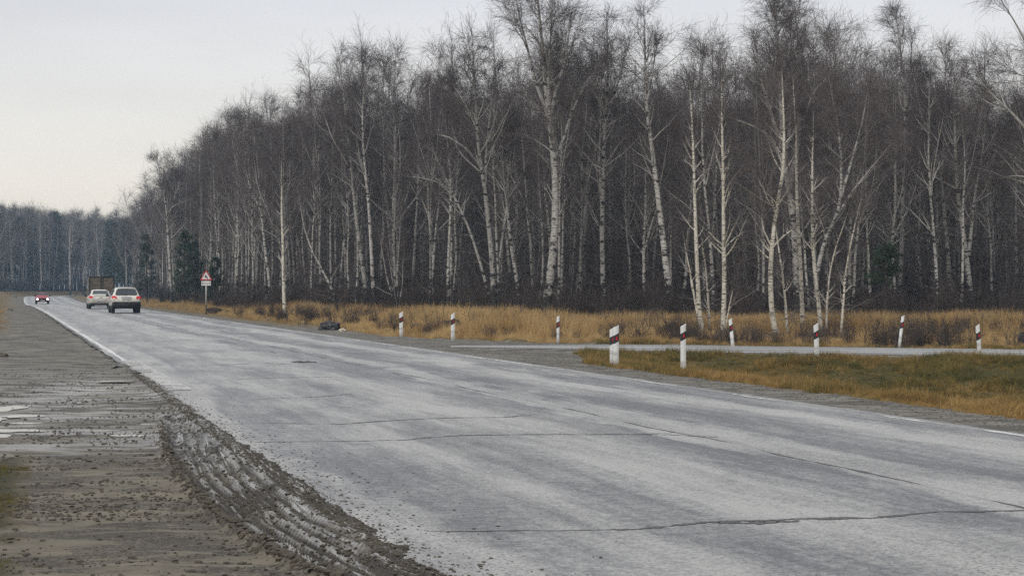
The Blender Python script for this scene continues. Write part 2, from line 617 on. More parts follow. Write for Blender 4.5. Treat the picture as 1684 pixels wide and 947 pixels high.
def mat_stuff(name, a, c, scale=20, rough=.85, bump=.4):
    b = NB(name)
    n = b.noise(b.coord('Object'), scale, 5, .65)
    oi = b.n.new('ShaderNodeObjectInfo').outputs['Random']
    m = b.mix(b.rng(n, .3, .7), a, c)
    m = b.mix(b.rng(oi, 0, 1, 0, .4), m, (c[0] * 1.5, c[1] * 1.5, c[2] * 1.5))
    b.bump(n, bump, .01)
    return b.pr(Base_Color=m, Roughness=rough)


def mat_marking():
    b = NB('worn_white_paint')
    uv = b.coord('Position')
    n = b.noise(uv, 14, 5, .7)
    n2 = b.noise(uv, 1.1, 3)
    f = b.math('ADD', b.rng(n, .35, .6), b.rng(n2, .3, .7, -.35, .35))
    cl = b.n.new('ShaderNodeClamp')
    b.l.new(f, cl.inputs[0])
    b.bump(n, .3, .004)
    return b.pr(Base_Color=b.mix(cl.outputs[0], (.34, .34, .34), (.74, .74, .72)), Roughness=.5)


M = {}
M['bark'] = mat_bark()
M['young'] = mat_bark(True)
M['darkbark'] = mat_dark_bark()
M['ground'] = mat_ground()
M['road'] = mat_road()
M['marking'] = mat_marking()
M['tar'] = plain('tar', (.075, .075, .08), .7, var=.5, scale=30)
M['dry_grass'] = mat_veg('dry_grass_blades', (.42, .275, .115), (.68, .51, .25), (.15, .095, .050), .34, .85, .40, .60, trans=.3)
M['turf'] = mat_veg('turf_blades', (.120, .108, .026), (.34, .22, .062), (.034, .030, .012), .85, .9, .42, .56, trans=.25)
M['brush'] = mat_veg('brush_twigs', (.052, .039, .032), (.115, .084, .065), (.025, .02, .017), .3, .6)
M['needle'] = mat_veg('pine_needles', (.022, .044, .022), (.045, .070, .028), (.014, .026, .014), .5, .5)
M['post_white'] = plain('white_plastic', (.74, .75, .74), .45, var=.07, scale=14, dirt=(-.05, .30, .8))
M['black'] = plain('black_plastic', (.018, .018, .02), .5, var=.2)
M['reflector'] = plain('red_reflector', (.50, .012, .022), .3, var=.1, scale=40)
M['clod'] = mat_stuff('mud_clod', (.030, .025, .018), (.085, .072, .052), 25)
M['gravel'] = mat_stuff('gravel_stone', (.06, .055, .05), (.17, .16, .145), 25)
M['soil'] = mat_stuff('dug_soil', (.022, .015, .010), (.060, .042, .028), 6, bump=.8)

# ------------------------------------------------------------------ ground, one sheet to the horizon
def axis(parts):
    out = []
    for a, b, n in parts: out.append(np.linspace(a, b, n, endpoint=False))
    return np.concatenate(out + [[parts[-1][1]]])


gx = axis([(-2500, -300, 12), (-300, -120, 30), (-120, -40, 60), (-40, -8, 60), (-8, -4.6, 50), (-4.6, .4, 190), (.4, 4, 36), (4, 14, 60), (14, 45, 60), (45, 120, 30), (120, 2500, 14)])
gy = axis([(-60, -4, 12), (-4, 7.5, 40), (7.5, 12.5, 200), (12.5, 18, 120), (18, 26, 100), (26, 62, 160), (62, 110, 110), (110, 230, 110), (230, 520, 100), (520, 3500, 18)])
GX, GY = np.meshgrid(gx, gy)
X1, Y1 = GX.ravel(), GY.ravel()
Z1 = ground_z(X1, Y1)
zn = zones(X1, Y1)
nx, ny = len(gx), len(gy)
ii = (np.arange(ny - 1)[:, None] * nx + np.arange(nx - 1)[None, :]).ravel()
gf = np.stack([ii, ii + 1, ii + nx + 1, ii + nx], 1)
s_, t_, tc_ = zn[0], zn[1], zn[2]
near_wet = ssm(30, 24, Y1) * ssm(14.5, 17, Y1) * ssm(RL + .3, RL - .5, tc_) + .5 * ssm(36, 30, Y1) * ssm(24, 26, Y1) * ssm(RL + .3, RL - 1, tc_) + .25 * ssm(10, 10.6, tc_) * ssm(30, 45, Y1)
green = np.clip(zn[4] * ssm(13.5, 16.0, tc_ - (fbm(X1 * .3, Y1 * .3) - .5) * 3) + ssm(1.2, .2, np.abs(Y1 - grass_line(X1) - .6)) * zn[5] * .6, 0, 1)
moss = ssm(.38, .52, fbm(X1 * 2.4, Y1 * 1.6, 4)) * ssm(0, -.35, X1 + .05 + .268 * Y1) * ssm(18, 15, Y1)
grassy_a = np.maximum(zn[7], moss * .7)
green = np.maximum(green, moss)
me = np_mesh('ground', np.stack([X1, Y1, Z1], 1), gf, M['ground'], True,
             dict(grassy=grassy_a, litter=zn[8], moss=moss, rx=zn[9], ry=s_, rut=np.clip(np.maximum(zn[10], ssm(.1, .2, zn[9]) * ssm(20, 15, Y1) * ssm(3.2, 2.8, tc_)), 0, 1) * np.clip(ssm(.36, .50, fbm(X1 * 3, Y1 * 2, 2)) * .5 + .6, 0, 1), wet=np.clip(near_wet, 0, 1), green=green,
                  upper=np.maximum(ssm(14, 19, Y1 + 3 * (fbm(X1 * .7, Y1 * .7, 3) - .5)), ssm(6, 8, tc_)),
                  ridge=np.clip(1 - np.min([np.abs(zn[9] - c0) for c0 in (-.21, -.09, .03, .145, .25)], 0) / .026, 0, 1) * ssm(.36, .50, fbm(X1 * 1.6 + 9, Y1 * .5, 3)) * ssm(23, 18, Y1)))
tag(link('ground', me), kind='structure')

# ------------------------------------------------------------------ roads
def surf(S, T):
    k = np.clip((T - RL) / (RR - RL), 0, 1)
    return zroad(S) + .012 * (1 - (2 * k - 1) ** 2) + .012 * (fbm(S * .25, T * .5, 2) - .5) * np.sin(np.pi * k)


def strip(name, sv, tv, mat, z0=0.0, follow=True, edge=None, kind='structure', crown=0.0):
    S, T = np.meshgrid(sv, tv, indexing='ij')
    Tt = T + curve(S) + eoff(S) * (1 - (T - RL) / (RR - RL))
    if edge:
        wl_ = np.zeros_like(T)
        wl_[:, 0] = -edge * (fbm(S[:, 0] * 1.3, S[:, 0] * 0 + 2, 4) - .5) * 2
        wl_[:, -1] = edge * (fbm(S[:, 0] * 1.3, S[:, 0] * 0 + 9, 4) - .5) * 2
        Tt = Tt + wl_
    X, Y = xy(S, Tt)
    Z = surf(S, Tt - curve(S))
    n, m = S.shape
    i = (np.arange(n - 1)[:, None] * m + np.arange(m - 1)[None, :]).ravel()
    f = np.stack([i, i + 1, i + m + 1, i + m], 1)
    me = np_mesh(name, np.stack([X.ravel(), Y.ravel(), Z.ravel()], 1), f, mat)
    uvl = me.uv_layers.new(name='UVMap')
    li = np.empty(len(me.loops), np.int32)
    me.loops.foreach_get('vertex_index', li)
    uvs = np.stack([T.ravel(), S.ravel()], 1)[li]
    uvl.data.foreach_set('uv', uvs.ravel().astype(np.float32))
    return tag(link(name, me), kind=kind)


sv = axis([(-12, 6, 30), (6, 30, 160), (30, 120, 260), (120, 350, 200), (350, 470, 120)])
strip('road', sv, np.linspace(RL, RR, 40), M['road'], 0.0, edge=.05, crown=.012)

# side road sheet
xs = axis([(-1.6, 16, 110), (16, 90, 60)])
vv = np.linspace(0, 1, 10)
XS, VV = np.meshgrid(xs, vv, indexing='ij')
tip = ssm(-1.8, 4.2, XS)
yc = (side_far(XS) + side_near(XS)) / 2 + .2 - .12 * np.maximum(0, 3 - XS) ** 1.5
hw = 2.5 * (.25 + .75 * tip)
YS = yc + (VV * 2 - 1) * hw + np.where((VV < .01) | (VV > .99), .25 * (fbm(XS * .9, VV * 9, 3) - .5), 0)
ZS = .0 + .012 * (fbm(XS * .4, YS * .4, 2) - .5)
n, m = XS.shape
i = (np.arange(n - 1)[:, None] * m + np.arange(m - 1)[None, :]).ravel()
me = np_mesh('side_road', np.stack([XS.ravel(), YS.ravel(), ZS.ravel()], 1), np.stack([i, i + m, i + m + 1, i + 1], 1), M['road'])
uvl = me.uv_layers.new(name='UVMap')
li = np.empty(len(me.loops), np.int32)
me.loops.foreach_get('vertex_index', li)
uvl.data.foreach_set('uv', np.stack([2.3 + VV.ravel() * 5, XS.ravel() * 1.0 + 200], 1)[li].ravel().astype(np.float32))
tag(link('side_road', me), kind='structure')


def ribbon(name, s_, t_, w, mat, z=.004, kind='structure', jag=.3, follow=True, perp='s'):
    """a narrow strip along a polyline given in road coordinates"""
    s_, t_, w = np.asarray(s_, float), np.asarray(t_, float), np.asarray(w, float) * np.ones(len(s_))
    ds, dt = np.gradient(s_), np.gradient(t_)
    L = np.hypot(ds, dt)
    ns, nt = -dt / L, ds / L
    ja = w * (1 + jag * (RNG.random(len(s_)) - .5) * 2) / 2
    jb = w * (1 + jag * (RNG.random(len(s_)) - .5) * 2) / 2
    A = xy(s_ + ns * ja, t_ + nt * ja + curve(s_))
    B = xy(s_ - ns * jb, t_ - nt * jb + curve(s_))
    zz = surf(s_, t_) + z
    n = len(s_)
    v = np.concatenate([np.stack([A[0], A[1], zz], 1), np.stack([B[0], B[1], zz], 1)])
    i = np.arange(n - 1)
    return tag(link(name, np_mesh(name, v, np.stack([i, i + 1, i + n + 1, i + n], 1), mat)), kind=kind)


def crack(pts, w, name='crack_seam'):
    """pts: image bearings and heights of a crack across the asphalt, turned into road coordinates"""
    P = []
    for px, py in pts:
        D = F * CH / (py - 475)
        P.append(st(G(px, D), D))
    P = np.array(P)
    u = np.linspace(0, 1, 160)
    uu = np.linspace(0, 1, len(P))
    s = np.interp(u, uu, P[:, 0]) + np.cumsum(RNG.normal(0, .006, 160))
    t = np.interp(u, uu, P[:, 1])
    w_ = .9 * w * (.15 + 1.5 * vnoise(u * 14, u * 0 + P[0, 0]) * vnoise(u * 40, u * 0 + 3)) * (np.sin(np.pi * np.clip(u, .0, 1)) ** .5 + .01)
    s = s + .05 * (fbm(u * 18, u * 0 + P[0, 1], 3) - .5)
    ribbon(name, s, t, w_, M['tar'], .003, jag=.5)


crack([(700, 874), (900, 872), (1040, 868), (1160, 858), (1300, 853), (1420, 852), (1530, 841), (1684, 838), (1800, 836)], .10)
crack([(1150, 861), (1190, 859), (1250, 856), (1300, 853)], .14)
crack([(405, 727), (560, 727), (670, 725), (760, 717), (870, 716), (1040, 716), (1130, 712)], .085)
crack([(360, 697), (440, 696), (560, 698), (650, 692), (740, 689), (830, 688), (895, 682)], .09)
crack([(420, 657), (520, 654), (590, 648)], .08)
crack([(1000, 716), (1100, 717), (1200, 722)], .05)
crack([(380, 625), (470, 622), (560, 621)], .10)
crack([(240, 600), (330, 602), (430, 598), (520, 601)], .10)
crack([(180, 560), (260, 562), (330, 559)], .10)
# lengthwise joint between the lanes
ss = np.linspace(6, 60, 500)
ribbon('crack_seam', ss, 6.72 + .10 * (fbm(ss * .5, ss * 0, 5) - .5) * 2, .034 * ssm(.3, .6, vnoise(ss * .8, ss * 0)) * (.3 + vnoise(ss * 6, ss * 0)) + .004, M['tar'], .003, jag=.6)
ss = np.linspace(40, 150, 400)
ribbon('crack_seam', ss, 6.1 + .15 * (fbm(ss * .3, ss * 0 + 4, 4) - .5) * 2, .04 * ssm(.35, .6, vnoise(ss * .4, ss * 0)) + .006, M['tar'], .003, jag=.6)
# painted edge lines, worn
ss = np.linspace(6, 130, 900)
ribbon('road_marking', ss, 10.0 + .03 * vnoise(ss, ss * 0), .085 * ssm(.25, .6, vnoise(ss * .9, ss * 0)) * (.3 + .8 * vnoise(ss * .2, ss * 0 + 2)) + .004, M['marking'], .004, jag=.7)
ss = np.linspace(37, 300, 300)
ribbon('road_marking', ss, 2.60 + eoff(ss), .13 * (.5 + .7 * vnoise(ss * .2, ss * 0 + 3)), M['marking'], .004, jag=.3)
ss = np.linspace(44, 110, 120)
ribbon('crack_seam', ss, 2.44 + eoff(ss) + .08 * (fbm(ss * .25, ss * 0, 3) - .5), .11, M['tar'], .002, jag=.4)
# short rumble bars left of the edge line
bm = bmesh.new()
for k in range(26):
    s0 = 26 + k * .42
    a = xy(s0, 2.55)
    rotm = Matrix.Rotation(TH, 3, 'Z')
    box(bm, (a[0], a[1], .0255), (.34, .11, .006), rot=rotm)
o = from_bm('road_marking', bm, M['marking'])
tag(o, kind='structure')


# puddles of standing water on the pull-off
def mat_water():
    b = NB('puddle_water')
    p = b.coord('Position')
    b.bump(b.noise(p, 9, 2), .03, .01)
    return b.pr(Base_Color=(.05, .047, .04), Roughness=.06, Specular_IOR_Level=.6)


M['water'] = mat_water()


def puddle(cx, cy, rx, ry, seed, rot=0):
    n = 40
    a = np.linspace(0, 2 * np.pi, n, endpoint=False)
    r = .55 + .9 * vnoise(np.cos(a) * 2 + seed * 3 + 20, np.sin(a) * 2 + 20)
    px, py = np.cos(a) * rx * r, np.sin(a) * ry * r
    c, s_ = math.cos(rot), math.sin(rot)
    X, Y = cx + px * c - py * s_, cy + px * s_ + py * c
    zc = float(np.max(ground_z(X, Y)))
    v = np.concatenate([np.stack([X, Y, np.full(n, zc + .001)], 1), [[cx, cy, zc + .001]]])
    i = np.arange(n)
    tag(link('puddle', np_mesh('puddle', v, np.stack([i, (i + 1) % n, np.full(n, n)], 1), M['water'])), kind='structure')


for px, py, rx, ry, sd_ in ((5, 672, .28, .22, 1), (28, 684, .24, .12, 4), (18, 708, .34, .10, 2), (-15, 718, .28, .10, 6), (52, 708, .10, .05, 8), (-20, 690, .2, .25, 3), (40, 695, .16, .05, 12), (205, 601, .22, .35, 5), (232, 612, .16, .25, 9), (190, 628, .35, .10, 10), (150, 640, .3, .06, 11), (215, 715, .2, .05, 13), (250, 702, .16, .04, 14)):
    D = F * CH / (py - 475)
    puddle(G(px, D), D, rx, ry * 2.0, sd_)


# ------------------------------------------------------------------ scattering of things nobody could count
def scatter(name, pts, protos, scl, pick=None, tilt=0., kind='stuff', mat=None, rotz=None):
    pts = np.asarray(pts, np.float32)
    N = len(pts)
    me = bpy.data.meshes.new(name)
    me.vertices.add(N)
    me.vertices.foreach_set('co', pts.ravel())
    rot = np.zeros((N, 3), np.float32)
    rot[:, 0:2] = RNG.normal(0, tilt, (N, 2)) if tilt else 0
    rot[:, 2] = RNG.random(N) * 6.283 if rotz is None else rotz
    a = me.attributes.new('rot', 'FLOAT_VECTOR', 'POINT')
    a.data.foreach_set('vector', rot.ravel())
    a = me.attributes.new('scl', 'FLOAT', 'POINT')
    a.data.foreach_set('value', np.asarray(scl, np.float32) * np.ones(N, np.float32))
    a = me.attributes.new('pick', 'INT', 'POINT')
    pk = RNG.integers(0, len(protos), N) if pick is None else pick
    a.data.foreach_set('value', np.asarray(pk, np.int32))
    o = link(name, me)
    c = bpy.data.collections.new(name + '_kinds')
    for i, p in enumerate(protos):
        c.objects.link(p)
    g = bpy.data.node_groups.new(name, 'GeometryNodeTree')
    g.interface.new_socket('Geometry', in_out='INPUT', socket_type='NodeSocketGeometry')
    g.interface.new_socket('Geometry', in_out='OUTPUT', socket_type='NodeSocketGeometry')
    N_ = g.nodes
    gi, go = N_.new('NodeGroupInput'), N_.new('NodeGroupOutput')
    m2p = N_.new('GeometryNodeMeshToPoints')
    iop = N_.new('GeometryNodeInstanceOnPoints')
    ci = N_.new('GeometryNodeCollectionInfo')
    ci.inputs['Collection'].default_value = c
    ci.inputs['Separate Children'].default_value = True
    ci.inputs['Reset Children'].default_value = True

    def at(nm, ty):
        q = N_.new('GeometryNodeInputNamedAttribute')
        q.data_type = ty
        q.inputs['Name'].default_value = nm
        return q.outputs['Attribute']
    e2r = N_.new('FunctionNodeEulerToRotation')
    g.links.new(at('rot', 'FLOAT_VECTOR'), e2r.inputs[0])
    g.links.new(gi.outputs[0], m2p.inputs[0])
    g.links.new(m2p.outputs[0], iop.inputs['Points'])
    g.links.new(ci.outputs[0], iop.inputs['Instance'])
    iop.inputs['Pick Instance'].default_value = True
    g.links.new(at('pick', 'INT'), iop.inputs['Instance Index'])
    g.links.new(e2r.outputs[0], iop.inputs['Rotation'])
    g.links.new(at('scl', 'FLOAT'), iop.inputs['Scale'])
    g.links.new(iop.outputs[0], go.inputs[0])
    md = o.modifiers.new('scatter', 'NODES')
    md.node_group = g
    o['kind'] = kind
    return o


def proto(name, me):
    return bpy.data.objects.new(name, me)


# ------------------------------------------------------------------ trees grown branch by branch
def unit(v):
    return v / np.maximum(np.linalg.norm(v, axis=-1, keepdims=True), 1e-9)


def grow(p0, d0, L, r0, r1, n, wander, grav, rg):
    N = len(p0)
    P = np.zeros((N, n + 1, 3))
    P[:, 0] = p0
    d = unit(np.array(d0, float))
    st_ = (np.asarray(L) * np.ones(N) / n)[:, None]
    for i in range(n):
        d = d + rg.normal(0, wander, (N, 3))
        d[:, 2] += grav
        d = unit(d)
        P[:, i + 1] = P[:, i] + d * st_
    u = np.linspace(0, 1, n + 1)[None, :]
    R = (np.asarray(r0) * np.ones(N))[:, None] * (1 - u) + (np.asarray(r1) * np.ones(N))[:, None] * u
    return P, R


def sprout(P, R, per, u0, u1, ang, rg):
    """start points and directions of side branches on every branch"""
    N, k = P.shape[:2]
    idx = np.repeat(np.arange(N), per)
    u = u0 + (u1 - u0) * rg.random(len(idx))
    f = u * (k - 1)
    i = np.minimum(f.astype(int), k - 2)
    w = (f - i)[:, None]
    a, b = P[idx, i], P[idx, i + 1]
    p = a * (1 - w) + b * w
    tan = unit(b - a)
    r = R[idx, i] * (1 - w[:, 0]) + R[idx, i + 1] * w[:, 0]
    rv = rg.normal(0, 1, (len(idx), 3))
    perp = unit(rv - (rv * tan).sum(1, keepdims=True) * tan)
    an = ang[0] + (ang[1] - ang[0]) * rg.random(len(idx))
    d = tan * np.cos(an)[:, None] + perp * np.sin(an)[:, None]
    return p, d, r, u, idx


class Tubes:
    def __init__(s):
        s.v, s.q, s.t, s.r, s.n = [], [], [], [], 0

    def add(s, P, R, m):
        N, k = P.shape[:2]
        T = np.zeros_like(P)
        T[:, 1:-1] = P[:, 2:] - P[:, :-2]
        T[:, 0] = P[:, 1] - P[:, 0]
        T[:, -1] = P[:, -1] - P[:, -2]
        T = unit(T)
        ref = np.where(np.abs(T[..., 2:3]) < .9, np.array([0, 0, 1.]), np.array([1., 0, 0]))
        A = unit(np.cross(T, ref))
        B = np.cross(T, A)
        a = np.arange(m) * 2 * np.pi / m
        V = P[:, :, None, :] + R[:, :, None, None] * (A[:, :, None, :] * np.cos(a)[None, None, :, None] + B[:, :, None, :] * np.sin(a)[None, None, :, None])
        base = s.n + (np.arange(N)[:, None, None] * k + np.arange(k - 1)[None, :, None]) * m
        j = np.arange(m)[None, None, :]
        j2 = (np.arange(m) + 1)[None, None, :] % m
        q = np.stack([base + j, base + j2, base + m + j2, base + m + j], -1).reshape(-1, 4)
        s.v.append(V.reshape(-1, 3))
        s.q.append(q)
        s.r.append(np.repeat(R.ravel(), m))
        s.n += N * k * m

    def mesh(s, name, mat):
        return np_mesh(name, np.concatenate(s.v), np.concatenate(s.q), mat, True, dict(rad=np.concatenate(s.r)))


def spline(pts, n):
    pts = np.asarray(pts, float)
    d = np.concatenate([[0], np.cumsum(np.linalg.norm(np.diff(pts, axis=0), axis=1))])
    u = np.linspace(0, d[-1], n)
    # Catmull-like smoothing: linear resample, then soften
    o = np.stack([np.interp(u, d, pts[:, k]) for k in range(3)], 1)
    for _ in range(2):
        o[1:-1] = o[1:-1] * .5 + (o[2:] + o[:-2]) * .25
    return o, d[-1]


def birch(seed, height=14, rbase=.13, path=None, forks=(), l1=34, l2=7, l3=9, first=.33, spread=1.0, lean=(0, 0), twig=(.45, 1.0), droop=-.16, nfork=0, dense=1.0, rlow=.0045, ndead=9):
    """returns (trunk tubes, crown tubes); heights in metres, foot at the origin"""
    rg = np.random.default_rng(seed)
    tr, cr_ = Tubes(), Tubes()
    if path is None:
        n = 22
        z = np.linspace(-.15, height, n)
        wx = np.cumsum(rg.normal(0, .05, n)) * height / 14
        wy = np.cumsum(rg.normal(0, .05, n)) * height / 14
        u = np.maximum(z / height, 0)
        pts = np.stack([wx + lean[0] * u ** 1.3 * height, wy + lean[1] * u ** 1.3 * height, z], 1)
        pts[:, 0] -= pts[0, 0]
        pts[:, 1] -= pts[0, 1]
    else:
        pts = path
    P, Lt = spline(pts, 30)
    u = np.linspace(0, 1, 30)
    R = rbase * (1 - u) ** .75 + .008
    R[0] *= 1.45
    R[1] *= 1.15
    stems = [(P, R, Lt, first)]
    fk = list(forks)
    for q in range(nfork):
        uu = .32 + .3 * rg.random()
        i0 = int(uu * 29)
        az = rg.random() * 6.283
        L = height * (1 - uu) * (.75 + .25 * rg.random())
        el = math.radians(18 + 16 * rg.random())
        d = np.array([math.sin(el) * math.cos(az), math.sin(el) * math.sin(az), math.cos(el)])
        fp, fr = grow(P[i0][None], d[None], [L], R[i0] * .72, .008, 18, .05, .035, rg)
        stems.append((fp[0], fr[0], L, .12))
    for fpath, fr0 in fk:
        FP, FL = spline(fpath, 20)
        uu = np.linspace(0, 1, 20)
        stems.append((FP, fr0 * (1 - uu) ** .8 + .007, FL, .2))
    for k, (P_, R_, L_, f_) in enumerate(stems):
        tr.add(P_[None], R_[None], 8 if k == 0 else 6)
        cnt = max(4, int(l1 * (L_ / height) * (1 if k == 0 else .8)))
        p, d, r, uu, _ = sprout(P_[None], R_[None], cnt, f_, .98, (.5, 1.0), rg)
        rem = (1 - uu)
        L = spread * (.5 + .24 * height * rem ** .85 * (.45 + .8 * rg.random(len(uu))))
        B1, Q1 = grow(p, d, L, np.minimum(r * .55, .016 + L * .012), .005, 7, .10, .055, rg)
        cr_.add(B1, Q1, 4)
        # a few dead side branches below the crown
        if k == 0:
            p, d, r, uu, _ = sprout(P_[None], R_[None], ndead, .08, f_ + .05, (.9, 1.4), rg)
            Bd, Qd = grow(p, d, .5 + 1.5 * rg.random(len(uu)), .011, .003, 5, .16, .0, rg)
            cr_.add(Bd, Qd, 3)
            p, d, r, uu, _ = sprout(Bd, Qd, 4, .2, 1, (.4, 1.0), rg)
            Bd, Qd = grow(p, d, .2 + .6 * rg.random(len(uu)), .005, .003, 3, .18, .0, rg)
            cr_.add(Bd, Qd, 3)
        p, d, r, uu, ix = sprout(B1, Q1, l2, .2, 1., (.4, .9), rg)
        L2 = L[ix] * (.18 + .28 * rg.random(len(uu))) + .25
        B2, Q2 = grow(p, d, L2, np.minimum(r * .7, .011), .004, 4, .16, .03, rg)
        cr_.add(B2, Q2, 3)
        p, d, r, uu, _ = sprout(B2, Q2, max(1, int(l3 * dense)), .15, 1., (.3, 1.0), rg)
        L3 = twig[0] + (twig[1] - twig[0]) * rg.random(len(uu)) ** 1.5
        B3, Q3 = grow(p, d, L3, rlow, rlow * .55, 3, .16, droop, rg)
        cr_.add(B3, Q3, 3)
        # leading shoots at the tops
        p, d, r, uu, _ = sprout(P_[None], R_[None], 22, .72, 1., (.15, .55), rg)
        Bt, Qt = grow(p, d, .5 + 1.1 * rg.random(len(uu)), rlow * 1.5, rlow * .7, 4, .10, .01, rg)
        cr_.add(Bt, Qt, 3)
        p, d, r, uu, _ = sprout(Bt, Qt, 4, .2, 1., (.3, .8), rg)
        Bt, Qt = grow(p, d, .25 + .4 * rg.random(len(uu)), rlow, rlow * .6, 3, .14, -.05, rg)
        cr_.add(Bt, Qt, 3)
    return tr, cr_


# stand of ordinary birches: a dozen characters, placed again and again as individuals
KINDS = []
specs = [dict(rbase=.13, nfork=1, lean=(.03, 0)), dict(rbase=.11, first=.45, spread=.8, lean=(-.03, .02)), dict(rbase=.15, nfork=2, spread=1.1), dict(rbase=.10, first=.5, spread=.7),
         dict(rbase=.12, lean=(-.10, 0), nfork=1), dict(rbase=.12, lean=(.09, .03), spread=1.1), dict(rbase=.16, nfork=3, spread=1.15, first=.28), dict(rbase=.09, first=.38, spread=.75, lean=(.02, -.03)),
         dict(rbase=.13, nfork=2, lean=(-.05, -.02)), dict(rbase=.11, nfork=1, first=.4, spread=.9)]
for k, sp_ in enumerate(specs):
    sp_['rbase'] *= .72
    tr, cw = birch(100 + k, 14, l1=26, l2=7, l3=5, ndead=24, twig=(.5, 1.3), **sp_)
    tm, cm = tr.mesh('trunk', M['bark']), cw.mesh('crown', M['bark'])
    both = Tubes()
    both.v, both.r = tr.v + cw.v, tr.r + cw.r
    off = tr.n
    both.q = tr.q + [q + off for q in cw.q]
    KINDS.append((tm, cm, proto('birch_kind_%02d' % k, both.mesh('birch_kind', M['bark']))))


def put_tree(kind, x, y, h, rz, label, group):
    r = empty('birch_tree', (x, y, float(ground_z(x, y)) - .02), rz)
    sc = h / 14
    r.scale = (sc * .97, sc * .97, sc)
    tag(r, label, 'birch tree', group)
    link('trunk', kind[0], r)
    link('crown', kind[1], r)
    return r


# hero trees traced from the photograph: bearing/height pairs at a distance
def hero(seed, D, path, w, forks=(), label='', twk=None, name='birch_tree', cat='birch tree', group=None):
    k = dict(l1=30, l2=7, l3=8)
    k.update(twk or {})
    rg = np.random.default_rng(seed + 999)
    bx, by = G(path[0][0], D), D
    bz = float(ground_z(bx, by))
    dy = lambda n: np.concatenate([[0], np.cumsum(rg.normal(0, .12, n - 1))])
    Y = dy(len(path))
    P = [(G(p[0], D) - bx, Y[i], H(p[1], D) - bz) for i, p in enumerate(path)]
    P[0] = (0, 0, -.15)
    # carry the leader on past the last traced point
    d = np.array(P[-1]) - np.array(P[-2])
    ext = k.pop('ext', 1.2)
    P.append(tuple(np.array(P[-1]) + unit(d) * ext))
    fk = []
    for fp, fw in forks:
        z0 = H(fp[0][1], D) - bz
        y0 = np.interp(z0, [p[2] for p in P], [p[1] for p in P])
        sgn = rg.normal(0, .35)
        fk.append(([(G(p[0], D) - bx, y0 + sgn * i * .5, H(p[1], D) - bz) for i, p in enumerate(fp)], fw * D / F / 2))
    height = P[-1][2]
    tr, cw = birch(seed, height, w * D / F / 2, path=P, forks=fk, **k)
    r = empty(name, (bx, by, bz))
    tag(r, label, cat, group)
    bk = M['young'] if (D < 63 and seed != 19) or seed == 25 else M['bark']
    link('trunk', tr.mesh('trunk', bk), r)
    link('crown', cw.mesh('crown', bk), r)
    TAKEN.append((bx, by))
    return r


TAKEN = []
thin = dict(l1=18, l2=4, l3=4, first=.25, spread=.55, twig=(.25, .55), droop=-.02, rlow=.004)
med = dict(l1=26, l2=5, l3=5, first=.3, spread=.65, twig=(.3, .6), droop=-.03, rlow=.004)
hero(1, 80, [(893, 527), (903, 470), (908, 430), (913, 380), (914, 300), (911, 260), (905, 200), (898, 150), (893, 90), (888, 30), (882, -20)], 15,
     [([(905, 200), (893, 165), (879, 130), (870, 85), (856, 30), (848, -10)], 7), ([(907, 185), (914, 150), (921, 130), (932, 85), (938, 30)], 7),
      ([(912, 262), (925, 235), (938, 190), (957, 145), (985, 105), (1000, 80)], 6), ([(904, 190), (901, 130), (905, 70), (908, 10)], 7)],
     'tallest thick birch with black foot and white forked trunk reaching past the top edge', dict(l1=34, l2=8, l3=10, first=.42, spread=.9, twig=(.5, 1.3)))
hero(2, 84, [(993, 530), (992, 450), (990, 400), (991, 330), (993, 280), (993, 230), (997, 180), (1000, 120), (998, 60)], 9,
     [([(994, 218), (985, 170), (978, 130), (972, 90)], 4.5), ([(998, 200), (1010, 155), (1022, 120), (1030, 80)], 4.5)],
     'straight white birch with fine black flecks rising behind the pair of marker posts', dict(first=.45))
hero(3, 82, [(1107, 530), (1101, 480), (1095, 440), (1090, 390), (1083, 330), (1075, 270), (1066, 200), (1061, 150), (1061, 90), (1060, 50)], 12,
     [([(1063, 175), (1072, 125), (1080, 70)], 4.5)], 'birch leaning left from a wide black foot, above the post next to the pair', dict(first=.45))
hero(4, 60, [(1163, 553), (1152, 538), (1148, 500), (1146, 460), (1143, 400), (1141, 340), (1140, 270), (1139, 220), (1137, 175)], 7.5,
     [([(1152, 538), (1145, 508), (1136, 450), (1128, 410), (1124, 380)], 4)], 'young two-stemmed birch with a bent foot, leftmost of the pale row behind the side road', med)
hero(5, 60, [(1187, 552), (1191, 500), (1191, 440), (1190, 380), (1190, 330), (1190, 270), (1189, 200), (1189, 150)], 8,
     [([(1192, 545), (1199, 505), (1207, 465)], 3)], 'young straight cream birch with many short side branches, behind the left-leaning marker post', dict(med, l1=34, spread=.8))
hero(6, 61, [(1168, 545), (1164, 490), (1160, 440), (1156, 415)], 4, (), 'thin young birch standing between the two straight pale birches', thin)
hero(7, 60, [(1281, 549), (1272, 530), (1268, 505), (1267, 470), (1269, 430), (1272, 400), (1278, 360), (1284, 320), (1290, 280), (1291, 220), (1290, 160)], 9,
     [([(1271, 408), (1292, 388), (1320, 368)], 3.5), ([(1270, 404), (1258, 380), (1252, 350)], 3), ([(1280, 352), (1262, 325), (1248, 290)], 3)],
     'pale birch with an S-curved foot and long side branches, standing beside the fallen log', dict(med, spread=.8))
hero(8, 60.5, [(1296, 546), (1291, 500), (1286, 460), (1281, 425), (1278, 400)], 4.2, (), 'thin crooked birch close right of the S-curved birch', thin)
hero(9, 62, [(1321, 545), (1318, 490), (1315, 430), (1313, 370), (1312, 300), (1310, 230), (1308, 180)], 7, (), 'slender straight birch between the crooked thin birch and the one behind the marker post', med)
hero(10, 61, [(1352, 547), (1347, 500), (1342, 450), (1339, 400), (1338, 340), (1339, 280), (1341, 235)], 7, [([(1341, 385), (1350, 360), (1362, 345)], 2.5)],
     'slender birch directly behind the marker post, leaning slightly left', med)
